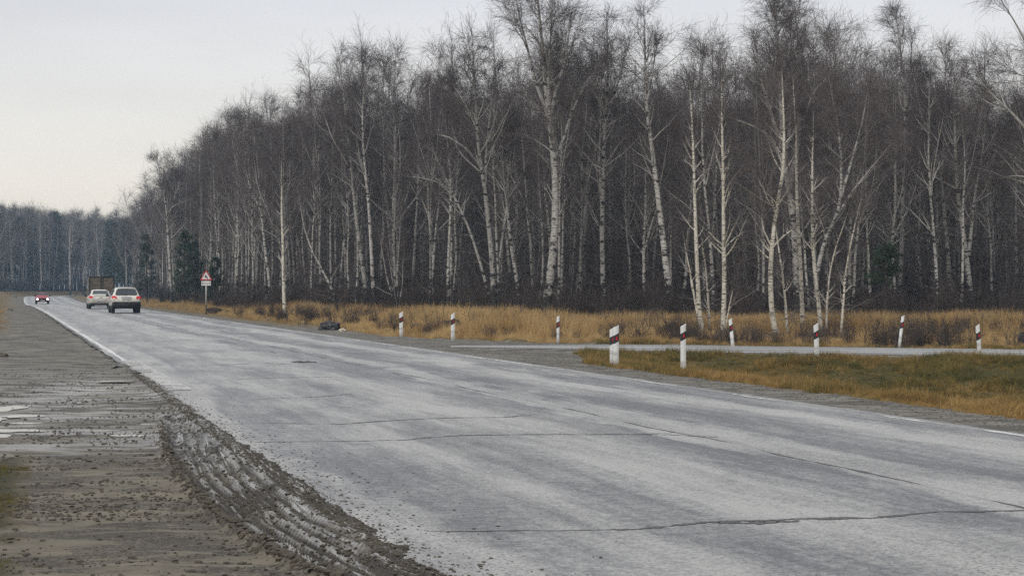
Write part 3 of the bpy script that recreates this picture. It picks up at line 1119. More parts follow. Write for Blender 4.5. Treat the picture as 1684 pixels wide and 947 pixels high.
hero(11, 61, [(1359, 545), (1358, 500), (1363, 450), (1372, 410), (1378, 390)], 3.6, (), 'very thin birch leaning right just beyond the marker post', thin)
hero(12, 60, [(1382, 550), (1386, 500), (1390, 450), (1397, 400), (1403, 375)], 4, (), 'rightmost thin birch of the pale row, bending right', thin)
hero(13, 80, [(1312, 530), (1310, 450), (1308, 400), (1300, 320), (1288, 275), (1283, 240), (1282, 150), (1275, 80), (1270, 10)], 14,
     [([(1286, 268), (1266, 222), (1235, 203), (1200, 190)], 6), ([(1283, 245), (1262, 180), (1246, 130), (1236, 70)], 7), ([(1298, 312), (1316, 230), (1325, 140), (1320, 60), (1318, 0)], 9),
      ([(1318, 200), (1335, 152), (1362, 125), (1372, 60)], 5), ([(1288, 280), (1300, 200), (1304, 110), (1300, 40)], 7), ([(1308, 400), (1340, 350), (1380, 320)], 4)],
     'great many-limbed birch with a black trunk, its crown topping the forest right of centre', dict(l1=38, l2=8, l3=10, first=.45, spread=.95, twig=(.5, 1.3)))
hero(14, 76, [(1338, 525), (1345, 440), (1358, 390), (1376, 355), (1384, 325), (1385, 260), (1380, 200), (1372, 160)], 8,
     [([(1376, 355), (1405, 312), (1440, 270), (1475, 230)], 5), ([(1384, 325), (1400, 270), (1420, 200), (1430, 140)], 5), ([(1358, 390), (1340, 340), (1318, 290)], 4)],
     'spreading birch whose long grey limbs fan out to the right', dict(first=.4, spread=.9))
hero(15, 88, [(1478, 512), (1480, 450), (1482, 400), (1484, 330), (1486, 250), (1488, 180), (1482, 110), (1476, 50)], 9,
     [([(1488, 185), (1496, 120), (1500, 60)], 4)], 'tall grey-white birch behind the leaning dark pine sapling', dict(first=.5))
hero(16, 86, [(1563, 515), (1560, 470), (1557, 420), (1552, 370), (1550, 320), (1545, 280), (1534, 240), (1518, 205), (1505, 150)], 9,
     [([(1547, 290), (1552, 220), (1550, 140), (1548, 90)], 5)], 'flecked birch curving to the left at mid height, third trunk from the right edge', dict(first=.45))
hero(17, 84, [(1597, 522), (1594, 470), (1590, 430), (1586, 390), (1581, 350), (1577, 310), (1573, 260), (1571, 200), (1572, 140)], 10,
     [([(1593, 420), (1600, 360), (1606, 310), (1615, 275), (1622, 230), (1626, 160)], 6)], 'strongly flecked birch dividing low into a V, above the rightmost marker post', dict(first=.5))
hero(18, 88, [(1676, 505), (1672, 430), (1669, 380), (1668, 320), (1670, 260), (1668, 200)], 6, (), 'slim white birch close to the right edge of the photo', dict(first=.5))
hero(19, 56, [(1800, 560), (1782, 420), (1760, 330), (1745, 260), (1735, 150), (1730, 0), (1725, -120)], 13,
     [([(1745, 262), (1712, 235), (1684, 205), (1664, 185), (1634, 160), (1610, 135), (1597, 115)], 6.5), ([(1738, 160), (1712, 105), (1684, 62), (1664, 32), (1645, 10), (1630, -8)], 5),
      ([(1760, 330), (1725, 300), (1690, 285), (1655, 290)], 4), ([(1736, 150), (1700, 125), (1664, 112)], 4)],
     'near birch whose boughs and hanging twigs reach in at the upper right corner', dict(l1=26, l2=7, l3=10, spread=.75, twig=(.4, 1.0), droop=-.28, rlow=.003))
hero(20, 105, [(606, 514), (600, 460), (590, 390), (583, 330), (578, 270), (570, 200), (565, 150), (560, 115)], 8,
     [([(579, 285), (566, 260), (545, 225), (530, 180)], 3.5)], 'white birch leaning left, left one of the strong pair above the black bag', dict(first=.45))
hero(21, 104, [(620, 514), (613, 470), (610, 400), (606, 330), (601, 285), (597, 230), (596, 180), (600, 130)], 7,
     [([(603, 300), (590, 250), (584, 200)], 3.5)], 'white birch of the strong pair, right one, forking at mid height', dict(first=.45))
hero(22, 98, [(655, 515), (650, 460), (647, 400), (650, 330), (651, 290)], 4,
     [([(655, 513), (653, 450), (658, 390), (660, 335)], 3.2), ([(653, 514), (637, 460), (627, 400), (622, 370)], 3), ([(655, 515), (644, 450), (636, 400)], 2.6), ([(654, 515), (662, 470), (664, 400)], 2.6)],
     'cluster of thin pale stems growing from one foot behind the leftmost marker post', thin)
hero(23, 92, [(812, 520), (806, 490), (795, 450), (780, 400), (765, 360), (745, 320), (727, 280), (713, 250), (704, 220)], 5.5,
     [([(747, 325), (722, 300), (690, 292), (665, 290)], 3)], 'birch leaning strongly left across its neighbours, right of the second marker post', dict(first=.5, spread=.7, l2=5, l3=6))
hero(24, 84, [(815, 528), (812, 480), (808, 410), (801, 345), (797, 305), (791, 272), (786, 240), (784, 190), (780, 130), (778, 90)], 10,
     [([(798, 305), (799, 260), (802, 220), (808, 170), (813, 120)], 5), ([(791, 275), (765, 242), (735, 222), (712, 218)], 3.5), ([(785, 215), (765, 170), (745, 140)], 3)],
     'birch with a bright white fork at mid height, left of the tallest birch', dict(first=.5))
hero(25, 80.5, [(469, 533), (467, 490), (466, 450), (464, 400), (462, 350), (461, 300)], 5.5, (), 'lone slender white birch standing in front of the forest at the road edge', dict(thin, l1=22))
hero(26, 162, [(284, 502), (281, 450), (278, 400), (275, 350), (268, 300), (262, 275)], 5, [([(276, 360), (290, 320), (300, 290)], 3)], 'distant leaning birch with a pale trunk left of the warning sign', dict(first=.4, rlow=.006))
hero(27, 120, [(447, 507), (442, 450), (435, 400), (428, 330), (425, 280), (418, 230)], 5.5, [([(430, 350), (412, 310), (400, 260)], 3.5)], 'grey-white birch just left of the lone slender birch', dict(first=.45, rlow=.006))
hero(28, 100, [(560, 510), (548, 480), (530, 445), (512, 410), (500, 375), (494, 340)], 4.5, (), 'thin birch leaning far left between the lone birch and the strong pair', dict(thin, spread=.8))
hero(29, 95, [(737, 515), (737, 440), (740, 370), (742, 345), (740, 280), (735, 220)], 6, (), 'upright flecked birch directly behind the second marker post', dict(first=.5))
hero(30, 87, [(862, 520), (850, 460), (840, 400), (832, 320), (827, 260), (826, 190)], 7, [([(832, 320), (845, 260), (850, 200)], 4)], 'grey birch close left of the tallest birch, leaning left', dict(first=.5))
hero(31, 92, [(945, 512), (953, 450), (960, 400), (965, 330), (968, 260), (972, 200)], 11, [([(965, 330), (975, 280), (985, 220)], 5)], 'broad dull white birch trunk between the tallest birch and the straight flecked one', dict(first=.5))
hero(32, 88, [(882, 500), (893, 450), (893, 400), (889, 340), (886, 290), (884, 255)], 4.5, (), 'thin pale birch beside the black foot of the tallest birch', thin)

# the far edge trees that still show as single trunks
def far_birch(seed, px, D, h, w, label):
    x = G(px, D)
    k = dict(l1=24, l2=5, l3=6, first=.4, nfork=1, rlow=.012)
    tr, cw = birch(seed, h, w, **k)
    r = empty('birch_tree', (x, D, float(ground_z(x, D))), seed)
    tag(r, label, 'birch tree')
    link('trunk', tr.mesh('trunk', M['bark']), r)
    link('crown', cw.mesh('crown', M['bark']), r)
    TAKEN.append((x, D))


far_birch(60, 19, 372, 18, .30, 'hazy white birch at the far left, left of the oncoming car')
far_birch(61, 68, 395, 18, .2, 'hazy grey birch directly above the oncoming car')
far_birch(62, 116, 392, 18.5, .26, 'hazy white birch just left of the box truck, at the bend')
far_birch(63, 137, 398, 17, .22, 'hazy birch rising above the left edge of the box truck')
far_birch(64, 162, 392, 18.5, .24, 'hazy forked birch rising above the middle of the box truck')

# ordinary birches
cand = []
rg = np.random.default_rng(21)
for gxx in np.arange(-150, 75, 2.45):
    for gyy in np.arange(60, 520, 2.45):
        x = gxx + rg.uniform(-1.05, 1.05)
        y = gyy + rg.uniform(-1.05, 1.05)
        px = 842 + F * x / y
        if px < -90 or px > 1790: continue
        s, t = st(x, y)
        tc = t - float(curve(s))
        right = tc > 17 and (s < 208 or tc > 24 + 3 * math.sin(s * .2)) and y > forest_front(px)
        left = s > 366 and tc < -4.5
        if not (right or left): continue
        front = float(forest_front(px))
        dep = min(y - front, (tc - 17) * 1.6) if right else min(s - 366, -4.5 - tc)
        # thinner planting the deeper into the wood
        keep = 1.0 if dep < 14 else (.8 if dep < 40 else .6)
        if y > 230: keep *= .62
        if right and dep > (115 if s < 208 else 90): continue
        if left and s > 520: continue
        if rg.random() > keep: continue
        if any((x - a) ** 2 + (y - b) ** 2 < 1.3 ** 2 for a, b in TAKEN): continue
        cand.append((x, y, px, dep, left))
YT = ([0, 60, 100, 200, 222, 235, 262, 330, 400, 480, 530, 600, 700, 800, 850, 900, 960, 1010, 1080, 1140, 1200, 1250, 1330, 1400, 1480, 1530, 1600, 1684],
      [348, 350, 342, 345, 345, 300, 258, 238, 182, 160, 88, 78, 66, 72, 45, 15, 30, 55, 35, 75, 62, 30, 20, 50, 30, 82, 78, 80])
trees = []
for x, y, px, dep, left in cand:
    h = CH + y * (475 - np.interp(px, *YT)) / F
    h = min(20.5, max(9.5, h)) * (rg.uniform(.76, .92) if rg.random() < .72 else rg.uniform(.94, 1.05))
    if dep > 12 and px > 240: h *= .90 if px < 480 else .86
    vis = h / y / (1 + max(0, dep) * .05)
    trees.append((vis, x, y, px, h, dep, left))
trees.sort(key=lambda q: -q[0])
NIND = 300 - len(TAKEN)
SPOT_PX = [235, 330, 460, 600, 740, 900, 1010, 1120, 1200, 1340, 1480, 1600]
SPOTS = ['around the far bend', 'left of the warning sign', 'behind the warning sign', 'behind the lone slender birch', 'behind the two leftmost posts', 'left of the tallest birch',
         'right of the tallest birch', 'above the pair of posts', 'behind the left-leaning post', 'behind the fallen log', 'behind the pine sapling', 'above the two rightmost posts', 'at the right edge']
for q, (vis, x, y, px, h, dep, left) in enumerate(trees[:NIND]):
    where = SPOTS[int(np.searchsorted(SPOT_PX, px))]
    row = 'front edge' if dep < 5 else ('middle rows' if dep < 11 else 'back rows')
    tall = 'tall' if h > 1.0 * (CH + y * (475 - np.interp(px, *YT)) / F) * .9 else 'shorter'
    lab = '%s bare birch in the %s of the stand %s' % (tall, row, where)
    grp = '%s birches, %s of the stand %s' % (tall, row, where)
    put_tree(KINDS[rg.integers(0, len(KINDS))], x, y, h, rg.uniform(0, 6.283), lab, grp)
rest = trees[NIND:]
print('TREES', len(trees), 'rest', len(rest))
pts = np.array([(a[1], a[2], float(ground_z(a[1], a[2])) - .02) for a in rest])
scatter('birch_forest', pts, [k[2] for k in KINDS], np.array([a[4] / 14 for a in rest]))

# ------------------------------------------------------------------ undergrowth, pines
def bush_mesh(seed, h=2.0, stems=14, mat=None):
    rg = np.random.default_rng(seed)
    tb = Tubes()
    p0 = np.stack([rg.normal(0, .18, stems), rg.normal(0, .18, stems), np.full(stems, -.1)], 1)
    a = rg.random(stems) * 6.283
    el = rg.random(stems) * .5
    d = np.stack([np.sin(el) * np.cos(a), np.sin(el) * np.sin(a), np.cos(el)], 1)
    B, Q = grow(p0, d, h * (.55 + .45 * rg.random(stems)), .012, .004, 5, .08, .02, rg)
    tb.add(B, Q, 3)
    p, d, r, u, _ = sprout(B, Q, 9, .15, 1, (.3, .8), rg)
    B, Q = grow(p, d, h * .32 * (.4 + .8 * rg.random(len(u))), .006, .003, 3, .12, .03, rg)
    tb.add(B, Q, 3)
    p, d, r, u, _ = sprout(B, Q, 3, .2, 1, (.3, .9), rg)
    B, Q = grow(p, d, .25 * (.5 + rg.random(len(u))), .004, .0025, 2, .12, .02, rg)
    tb.add(B, Q, 3)
    return tb.mesh('brush', mat or M['brush'])


bushes = [proto('brush_kind_%d' % k, bush_mesh(200 + k)) for k in range(4)]
rg = np.random.default_rng(33)
P = []
S = []
while len(P) < 4200:
    y = rg.uniform(68, 215) if rg.random() < .85 else rg.uniform(215, 430)
    px = rg.uniform(-60, 1760)
    x = G(px, y)
    s, t = st(x, y)
    tc = t - float(curve(s))
    fr = float(forest_front(px))
    right = tc > 15.5 + rg.exponential(2) and y > fr - 3 + rg.exponential(3) and (s < 208 or tc > 22)
    left = s > 360 and tc < -4
    if not (right or left): continue
    if right and y - fr > 60 and rg.random() < .7: continue
    P.append((x, y, 0))
    S.append(rg.uniform(.3, 1.0) * (.6 + .9 * float(fbm(x * .15, y * .15, 2))) if y < 215 else rg.uniform(1, 2))
P = np.array(P)
P[:, 2] = ground_z(P[:, 0], P[:, 1])
scatter('undergrowth', P, bushes, np.array(S))
thick = [proto('thicket_kind_%d' % k, bush_mesh(240 + k, 5.0, 7, M['bark'] if k % 2 else M['brush'])) for k in range(4)]
P = []
S = []
while len(P) < 3600:
    y = rg.uniform(80, 220) if rg.random() < .72 else rg.uniform(220, 500)
    px = rg.uniform(-80, 1780)
    x = G(px, y)
    s, t = st(x, y)
    tc = t - float(curve(s))
    right = tc > 19.5 and y > float(forest_front(px)) + 4 and (s < 208 or tc > 24)
    left = s > 366 and tc < -5
    if not (right or left): continue
    P.append((x, y, 0))
    S.append(rg.uniform(.5, 1.35) if y < 220 else rg.uniform(1., 2.2))
P = np.array(P)
P[:, 2] = ground_z(P[:, 0], P[:, 1])
scatter('bare_thicket', P, thick, np.array(S))


def needles(bm_v, bm_f, base, rg):
    pass


def conifer(name, px, D, h, label, seed, low=.4, wide=.28, cat='pine tree'):
    rg = np.random.default_rng(seed)
    x = G(px, D)
    r = empty(name, (x, D, float(ground_z(x, D))), rg.random() * 6)
    tag(r, label, cat)
    tb = Tubes()
    z = np.linspace(-.1, h, 14)
    P = np.stack([np.cumsum(rg.normal(0, .012 * h / 3, 14)), np.cumsum(rg.normal(0, .012 * h / 3, 14)), z], 1)[None]
    R = (h * .016 * (1 - np.linspace(0, 1, 14)) + .008)[None]
    tb.add(P, R, 7)
    p, d, rr, u, _ = sprout(P, R, int(16 + h * 9), .18, .99, (1.15, 1.5), rg)
    L = (1 - u) ** .75 * h * wide + .15
    L *= .6 + .6 * rg.random(len(u))
    B, Q = grow(p, d, L, .008 + L * .006, .004, 5, .06, .05, rg)
    tb.add(B, Q, 4)
    link('trunk', tb.mesh('trunk', M['darkbark']), r)
    keep = u > low
    B2, Q2 = B[keep], Q[keep]
    p, d, _, uu, _ = sprout(B2, Q2, 9, .2, 1, (.5, 1.1), rg)
    C, QC = grow(p, d, .12 + .07 * h * rg.random(len(uu)), .004, .003, 3, .1, .05, rg)
    # needles: thin three-sided spikes round every shoot
    p, d, _, uu, _ = sprout(C, QC, 16, .05, 1, (.5, 1.1), rg)
    nl = .07 + .015 * h
    N_, QN = grow(p, d, nl * (.7 + .6 * rg.random(len(uu))), .006 + D * 3e-5, .002, 1, 0, 0, rg)
    t2 = Tubes()
    t2.add(C, QC, 3)
    t2.add(N_, QN, 3)
    link('crown', t2.mesh('crown', M['needle']), r)
    return r


conifer('pine_tree', 1457, 75, 3.7, 'small dark pine sapling with bare lower stem, left of the right-leaning marker post', 1, .42, .32)
for k, (px, D, h, lab) in enumerate(((322, 150, 6.2, 'dark green pine behind the warning sign, touching its left side'), (302, 158, 7.0, 'dark green pine left of the warning sign'),
                                     (243, 205, 8.5, 'dark pine at the left end of the near forest, behind the white hatchback'), (352, 140, 4.2, 'low dark pine just right of the warning sign'))):
    conifer('pine_tree', px, D, h, lab, 10 + k, .08, .22)
for k, (px, D, h) in enumerate(((8, 380, 17), (34, 400, 17), (92, 415, 19), (52, 405, 15), (186, 400, 17), (205, 350, 16), (178, 420, 18))):
    tag(conifer('spruce_tree', px, D, h, 'dark spruce standing among the far birches at the bend', 30 + k, .05, .16, 'spruce tree'), group='spruces at the bend')

# ------------------------------------------------------------------ grasses
def blades(name, n, h0, h1, spread, w, mat, seed, bend=.35, heads=False, segs=3):
    rg = np.random.default_rng(seed)
    a = rg.random(n) * 6.283
    rr = np.sqrt(rg.random(n)) * spread
    p0 = np.stack([np.cos(a) * rr, np.sin(a) * rr, np.full(n, -.03)], 1)
    az = rg.random(n) * 6.283
    el = rg.random(n) * bend
    d = np.stack([np.sin(el) * np.cos(az), np.sin(el) * np.sin(az), np.cos(el)], 1)
    L = h0 + (h1 - h0) * rg.random(n)
    P, _ = grow(p0, d, L, 1, 1, segs, .07, -.05, rg)
    ww = w * (1 - np.linspace(0, .85, segs + 1)) if not heads else w * np.interp(np.linspace(0, 1, segs + 1), [0, .6, .85, 1], [1, .7, 2.2, .4])
    side = np.stack([-np.sin(az + .8), np.cos(az + .8), np.zeros(n)], 1)
    A = P + side[:, None, :] * ww[None, :, None]
    B = P - side[:, None, :] * ww[None, :, None]
    k = segs + 1
    V = np.concatenate([A.reshape(-1, 3), B.reshape(-1, 3)])
    i = (np.arange(n)[:, None] * k + np.arange(segs)[None, :]).ravel()
    f = np.stack([i, i + 1, i + 1 + n * k, i + n * k], 1)
    return proto(name, np_mesh(name, V, f, mat))


tall = [blades('tall_grass_kind_%d' % k, 54, .30, .72, .28, .0055, M['dry_grass'], 300 + k, .45, heads=(k == 3)) for k in range(4)]
rg = np.random.default_rng(44)


def sample(n, ylo, yhi, pxlo, pxhi, test, pw=1.0):
    out = []
    while len(out) < n:
        m = 20000
        y = ylo + (yhi - ylo) * rg.random(m) ** pw
        px = rg.uniform(pxlo, pxhi, m)
        x = G(px, y)
        ok = test(x, y, px) > rg.random(m)
        for a, b in zip(x[ok], y[ok]): out.append((a, b))
    out = np.array(out[:n])
    return np.stack([out[:, 0], out[:, 1], ground_z(out[:, 0], out[:, 1])], 1)


def t_tall(x, y, px):
    z = zones(x, y)
    s, tc = z[0], z[2]
    patch = ssm(.40, .54, fbm(x * .35 + 40, y * .35, 3))
    fr = forest_front(px)
    r = np.where((z[5] > .6) & (y < fr + 7), .25 + .75 * patch, 0)
    r = np.where((tc > 12.0) & (tc < 19) & (s > 60) & (s < 240) & (z[5] > .5) & ((tc > 12.7) | (s < 80) | (s > 125)), .3 + .7 * patch, r)
    r = np.where(z[6] > .7, .8, r)
    r = np.where((s > 130) & (tc < .6) & (s < 365), .5, r)
    return r


def place_tall():
    P = sample(30000, 44, 112, -40, 1740, t_tall, 1.15)
    P2 = sample(6000, 100, 330, -40, 620, t_tall)
    P = np.concatenate([P, P2])
    s, t = st(P[:, 0], P[:, 1])
    edge = ssm(0, 6, np.where(P[:, 0] > -3.5, P[:, 1] - grass_line(P[:, 0]), t - 12))
    big = fbm(P[:, 0] * .25, P[:, 1] * .25, 3)
    mid = ssm(.3, .7, fbm(P[:, 0] * .9 + 7, P[:, 1] * .9, 3))
    sc = (.24 + np.where(P[:, 0] > 2, .50 * ssm(2, 14, P[:, 1] - grass_line(P[:, 0])), .66 * edge)) * (.25 + .75 * big + .75 * mid) * RNG.uniform(.7, 1.3, len(P))
    sc = np.where((P[:, 0] > 5) & (P[:, 1] < 60), sc * .62, sc)
    sc = np.where((P[:, 0] < -8) & (t < 3), sc * .55, sc)
    return P, sc


P, S = place_tall()
scatter('dry_grass', P, tall, S, tilt=.16)
P = sample(420, 46, 100, 250, 1740, t_tall, 1.1)
scatter('dry_weeds', P, [proto('weed_kind_%d' % k, bush_mesh(270 + k, 1.0, 8)) for k in range(3)], RNG.uniform(.35, .95, len(P)))

M['gold_turf'] = mat_veg('rusty_turf_blades', (.30, .185, .060), (.48, .32, .12), (.075, .055, .022), .8, .8, .40, .60, trans=.25)
short = [blades('turf_kind_%d' % k, 60, .05, .17, .13, .0035, M['turf'] if k < 3 else M['gold_turf'], 320 + k, .8, segs=2) for k in range(6)]


def t_short(x, y, px):
    z = zones(x, y)
    fr = forest_front(px)
    r = np.where(z[4] > .35, 1.0, 0)
    r = np.where((z[5] > .2) & (y < 62), .35, r)
    m = ssm(.38, .52, fbm(x * 2.4, y * 1.6, 4)) * ssm(0, -.35, x + .05 + .268 * y) * ssm(18, 15, y)
    return np.maximum(r, m * .5)


P = np.concatenate([sample(19000, 19, 48, 940, 1740, t_short, .8), sample(900, 8.8, 15, -40, 110, t_short)])
clump = ssm(.35, .7, fbm(P[:, 0] * 1.6, P[:, 1] * 1.6, 3))
scatter('turf', P, short, RNG.uniform(.6, 1.3, len(P)) * (.35 + .95 * clump) * np.where(P[:, 1] < 16, .16, 1), tilt=.3,
        pick=np.where((RNG.random(len(P)) < np.clip(ssm(1.5, 9, side_near(P[:, 0]) - P[:, 1]) * .65 + .12 + (fbm(P[:, 0] * .7, P[:, 1] * .7, 3) - .5) * 2.2, 0, 1)) & (P[:, 1] > 16), 3, 0) + RNG.integers(0, 3, len(P)))


# ------------------------------------------------------------------ clods and gravel
def lump(name, seed, mat, flat=.65, sub=2, amp=.35, f=1.6):
    bm = bmesh.new()
    bmesh.ops.create_icosphere(bm, subdivisions=sub, radius=1)
    for v in bm.verts:
        k = 1 + amp * mnoise.fractal(v.co * f + Vector((seed * 7.3, seed, 0)), .8, 2, 4)
        v.co = Vector((v.co.x * k, v.co.y * k, v.co.z * k * flat))
    me = bpy.data.meshes.new(name)
    bm.to_mesh(me)
    bm.free()
    me.materials.append(mat)
    return me


clods = [proto('clod_kind_%d' % k, lump('clod', k, M['clod'], .6, 1, .6)) for k in range(5)]
stones = [proto('stone_kind_%d' % k, lump('stone', k + 9, M['gravel'], .6, 1, .5)) for k in range(4)]


def t_clod(x, y, px):
    z = zones(x, y)
    tc, u = z[2], z[9]
    left = (tc < RL + .1).astype(float)
    drift = ssm(.50, .66, fbm(x * .9, y * 2.6, 4))
    near_r = np.exp(-((u) / .5) ** 2) * (y < 22)
    return left * np.clip(.04 + .55 * drift + .5 * near_r, 0, 1)


P = sample(6500, 8.5, 34, -30, 800, t_clod, 1.3)
scatter('mud_clods', P + [0, 0, .003], clods, .005 + .018 * RNG.random(len(P)) ** 3)
# crumbs of mud dragged out on to the asphalt
m_ = 5200
yy = 8.4 + 22 * RNG.random(m_) ** 1.4
s0 = (yy - ST * 2.2) / CT
tt = RL + eoff(s0) - .10 + RNG.exponential(.17, m_) * np.interp(yy, [8, 16, 30], [1, 1.1, .5])
X_, Y_ = xy(s0, tt)
P = np.stack([X_, Y_, np.maximum(surf(s0, tt), ground_z(X_, Y_)) + .001], 1)
scatter('mud_crumbs', P, clods, .003 + .011 * RNG.random(m_) ** 2.5)
# bigger clods pressed up along the outer edge of the ruts
yy = np.linspace(8.4, 19, 520) + RNG.normal(0, .03, 520)
tt = np.interp(yy, RUT[:, 0], RUT[:, 1]) - .385 + RNG.normal(0, .022, 520)
xx = (tt - ST * yy) / CT
xx = xx  # t = CT x + ST y
P = np.stack([xx, yy, ground_z(xx, yy) + .002], 1)
scatter('rut_rim_clods', P, clods, (.012 + .026 * RNG.random(520)) * np.interp(yy, [8, 14, 19], [1, .8, .4]))


def t_rutc(x, y, px):
    z = zones(x, y)
    return np.clip(z[10], 0, 1) * (.1 + .9 * ssm(.4, .6, fbm(x * 5, y * 4, 2)))


P = sample(380, 8.5, 20, 200, 900, t_rutc, 1.2)
scatter('rut_mud', P - [0, 0, .005], clods, .006 + .013 * RNG.random(len(P)) ** 2)


def t_grav(x, y, px):
    z = zones(x, y)
    tc = z[2]
    sh = ((tc > RR + .05) & (z[7] < .5)).astype(float)
    return sh * (.25 + .75 * ssm(.2, .9, (tc - RR)))


P = sample(4200, 18, 56, 560, 1740, t_grav, 1.2)
scatter('gravel', P + [0, 0, .003], stones, .008 + .022 * RNG.random(len(P)) ** 3)


# ------------------------------------------------------------------ marker posts
def marker_post(px, py, hpx, wpx, label, rz=0., tilt=(0, 0), face=1, double=None):
    D = F * CH / (py - 475)
    h = hpx * D / F
    zg = min(float(ground_z(G(px, D), D)), 0) - .01
    h -= zg
    w = .125 if wpx is None else wpx
    x = G(px, D)
    r = empty('marker_post', (x, D, min(float(ground_z(x, D)), 0) - .01), rz)
    r.rotation_euler = (tilt[1], tilt[0], rz)
    tag(r, label, 'marker post', 'white marker posts at the junction')
    hw = w / 2
    sl = .36 * w * 1.6                # slanted head: higher on one side
    d = .035

    def shell(z0l, z0r, z1l, z1r, g):
        # slightly curved plate: five columns across
        bm = bmesh.new()
        cols = 5
        rings = []
        for k in range(cols):
            u = k / (cols - 1)
            xx = (-hw + w * u)
            bow = .018 * (1 - (2 * u - 1) ** 2)
            zl = z0l + (z0r - z0l) * u
            zh = z1l + (z1r - z1l) * u
            rings.append([bm.verts.new(c) for c in ((xx, -bow - g, zl), (xx, -bow - g, zh), (xx, d - bow + g, zh), (xx, d - bow + g, zl))])
        for a, b in zip(rings[:-1], rings[1:]):
            for i in range(4):
                bm.faces.new((a[i], b[i], b[(i + 1) % 4], a[(i + 1) % 4]))
        bm.faces.new(rings[0])
        bm.faces.new(rings[-1][::-1])
        if g:                          # stretch the band round the edges
            for v in bm.verts: v.co.x *= 1 + g * 2 / w
        return bm

    f = face
    top_l, top_r = (h - sl, h) if f > 0 else (h, h - sl)
    from_bm('post_body', shell(0, 0, top_l, top_r, 0), M['post_white'], r)
    bh = .16
    dz = .15
    from_bm('black_band', shell(top_l - dz - bh, top_r - dz - bh, top_l - dz, top_r - dz, .003), M['black'], r)
    zc = (top_l + top_r) / 2 - dz - bh / 2
    for k, yy in enumerate((-.018 - .003, d - .018 + .003)):
        bm = bmesh.new()
        s_ = -1 if k == 0 else 1
        rh = bh * .24
        # framed reflector: outer rim and two raised cells
        box(bm, (0, yy + s_ * .004, zc), (.034, .008, rh * 2), .002)
        for q in (-1, 1):
            box(bm, (0, yy + s_ * .009, zc + q * rh * .5), (.026, .005, rh * .8), .001)
        from_bm('reflector', bm, M['reflector'], r)
    return r


marker_post(660, 552, 40, .115, 'leftmost marker post in front of tall dry grass, black band with red reflector', rz=.35)
marker_post(745, 557, 43, .115, 'second marker post from the left, in front of the dug soil', rz=.4)
marker_post(918, 562, 43, .075, 'narrow-looking marker post below the tallest birch, seen almost edge on', rz=.3)
marker_post(1007.5, 596.5, 59, .105, 'rear post of the overlapping pair at the tip of the green verge', rz=.25)
marker_post(1013.5, 600.5, 66, .105, 'front post of the overlapping pair at the tip of the green verge, nearest of all', rz=.25)
marker_post(1124, 591, 59, .112, 'upright marker post on the green verge right of the pair', rz=.25)
marker_post(1206, 569, 46, .085, 'marker post leaning left on the far side of the side road', rz=.2, tilt=(-.10, 0))
marker_post(1344, 585, 54, .105, 'marker post on the verge near edge in front of the fallen log', rz=.2, tilt=(-.03, 0), face=1)
marker_post(1479, 571, 53, .07, 'thin-looking marker post leaning right beyond the side road', rz=.2, tilt=(.13, 0))
marker_post(1612, 586, 53, .085, 'rightmost marker post, leaning left at the crest of the verge', rz=.2, tilt=(-.08, 0))

# short dark stake beside the right-leaning post
bm = bmesh.new()
D = F * CH / (571 - 475)
cyl(bm, (0, 0, -.1), (.01, 0, .24), .03, .024, 9)
cyl(bm, (0, 0, .24), (.012, 0, .255), .03, .02, 9)
o = from_bm('wooden_stake', bm, M['darkbark'], smooth=True, loc=(G(1474, D), D + .05, -.02))
tag(o, 'short dark stake stub close left of the right-leaning marker post', 'stake')

# ------------------------------------------------------------------ warning sign
D = F * CH / (516 - 475)
x = G(339, D)
sg = empty('warning_sign', (x, D, float(ground_z(x, D))), .12)
tag(sg, 'triangular deer warning sign with distance plate on a white pole with black foot', 'road sign')
M['sign_white'] = plain('sign_white', (.72, .72, .70), .4, var=.04)
M['sign_red'] = plain('sign_red', (.42, .025, .04), .4, var=.08)
M['pole_white'] = plain('pole_white', (.66, .67, .66), .5, var=.06)
M['steel'] = plain('steel', (.25, .26, .27), .5, .6)
bm = bmesh.new()
cyl(bm, (0, 0, .58), (0, 0, 2.55), .038, n=14)
from_bm('pole', bm, M['pole_white'], sg, True)
bm = bmesh.new()
cyl(bm, (0, 0, -.1), (0, 0, .58), .0385, n=14)
from_bm('pole_foot', bm, M['black'], sg, True)


def tri(h, z0, rad):
    """rounded triangle outline"""
    w = h / math.cos(math.pi / 6) / 1.0
    a = w / 2
    cs = [(-a + rad * 1.732, z0 + rad, 210), (a - rad * 1.732, z0 + rad, 330), (0, z0 + h - rad * 2, 90)]
    out = []
    for cx, cz, mid in cs:
        for k in range(-3, 4):
            an = math.radians(mid + k * 20)
            out.append((cx + rad * math.cos(an), cz + rad * math.sin(an)))
    return out


zt = 2.05
bm = bmesh.new()
prism(bm, tri(.66, zt, .04), -.060, -.045)
tp = from_bm('triangle_plate', bm, M['sign_red'], sg)
bm = bmesh.new()
prism(bm, tri(.455, zt + .075, .025), -.063, -.0605)
from_bm('white_field', bm, M['sign_white'], tp)
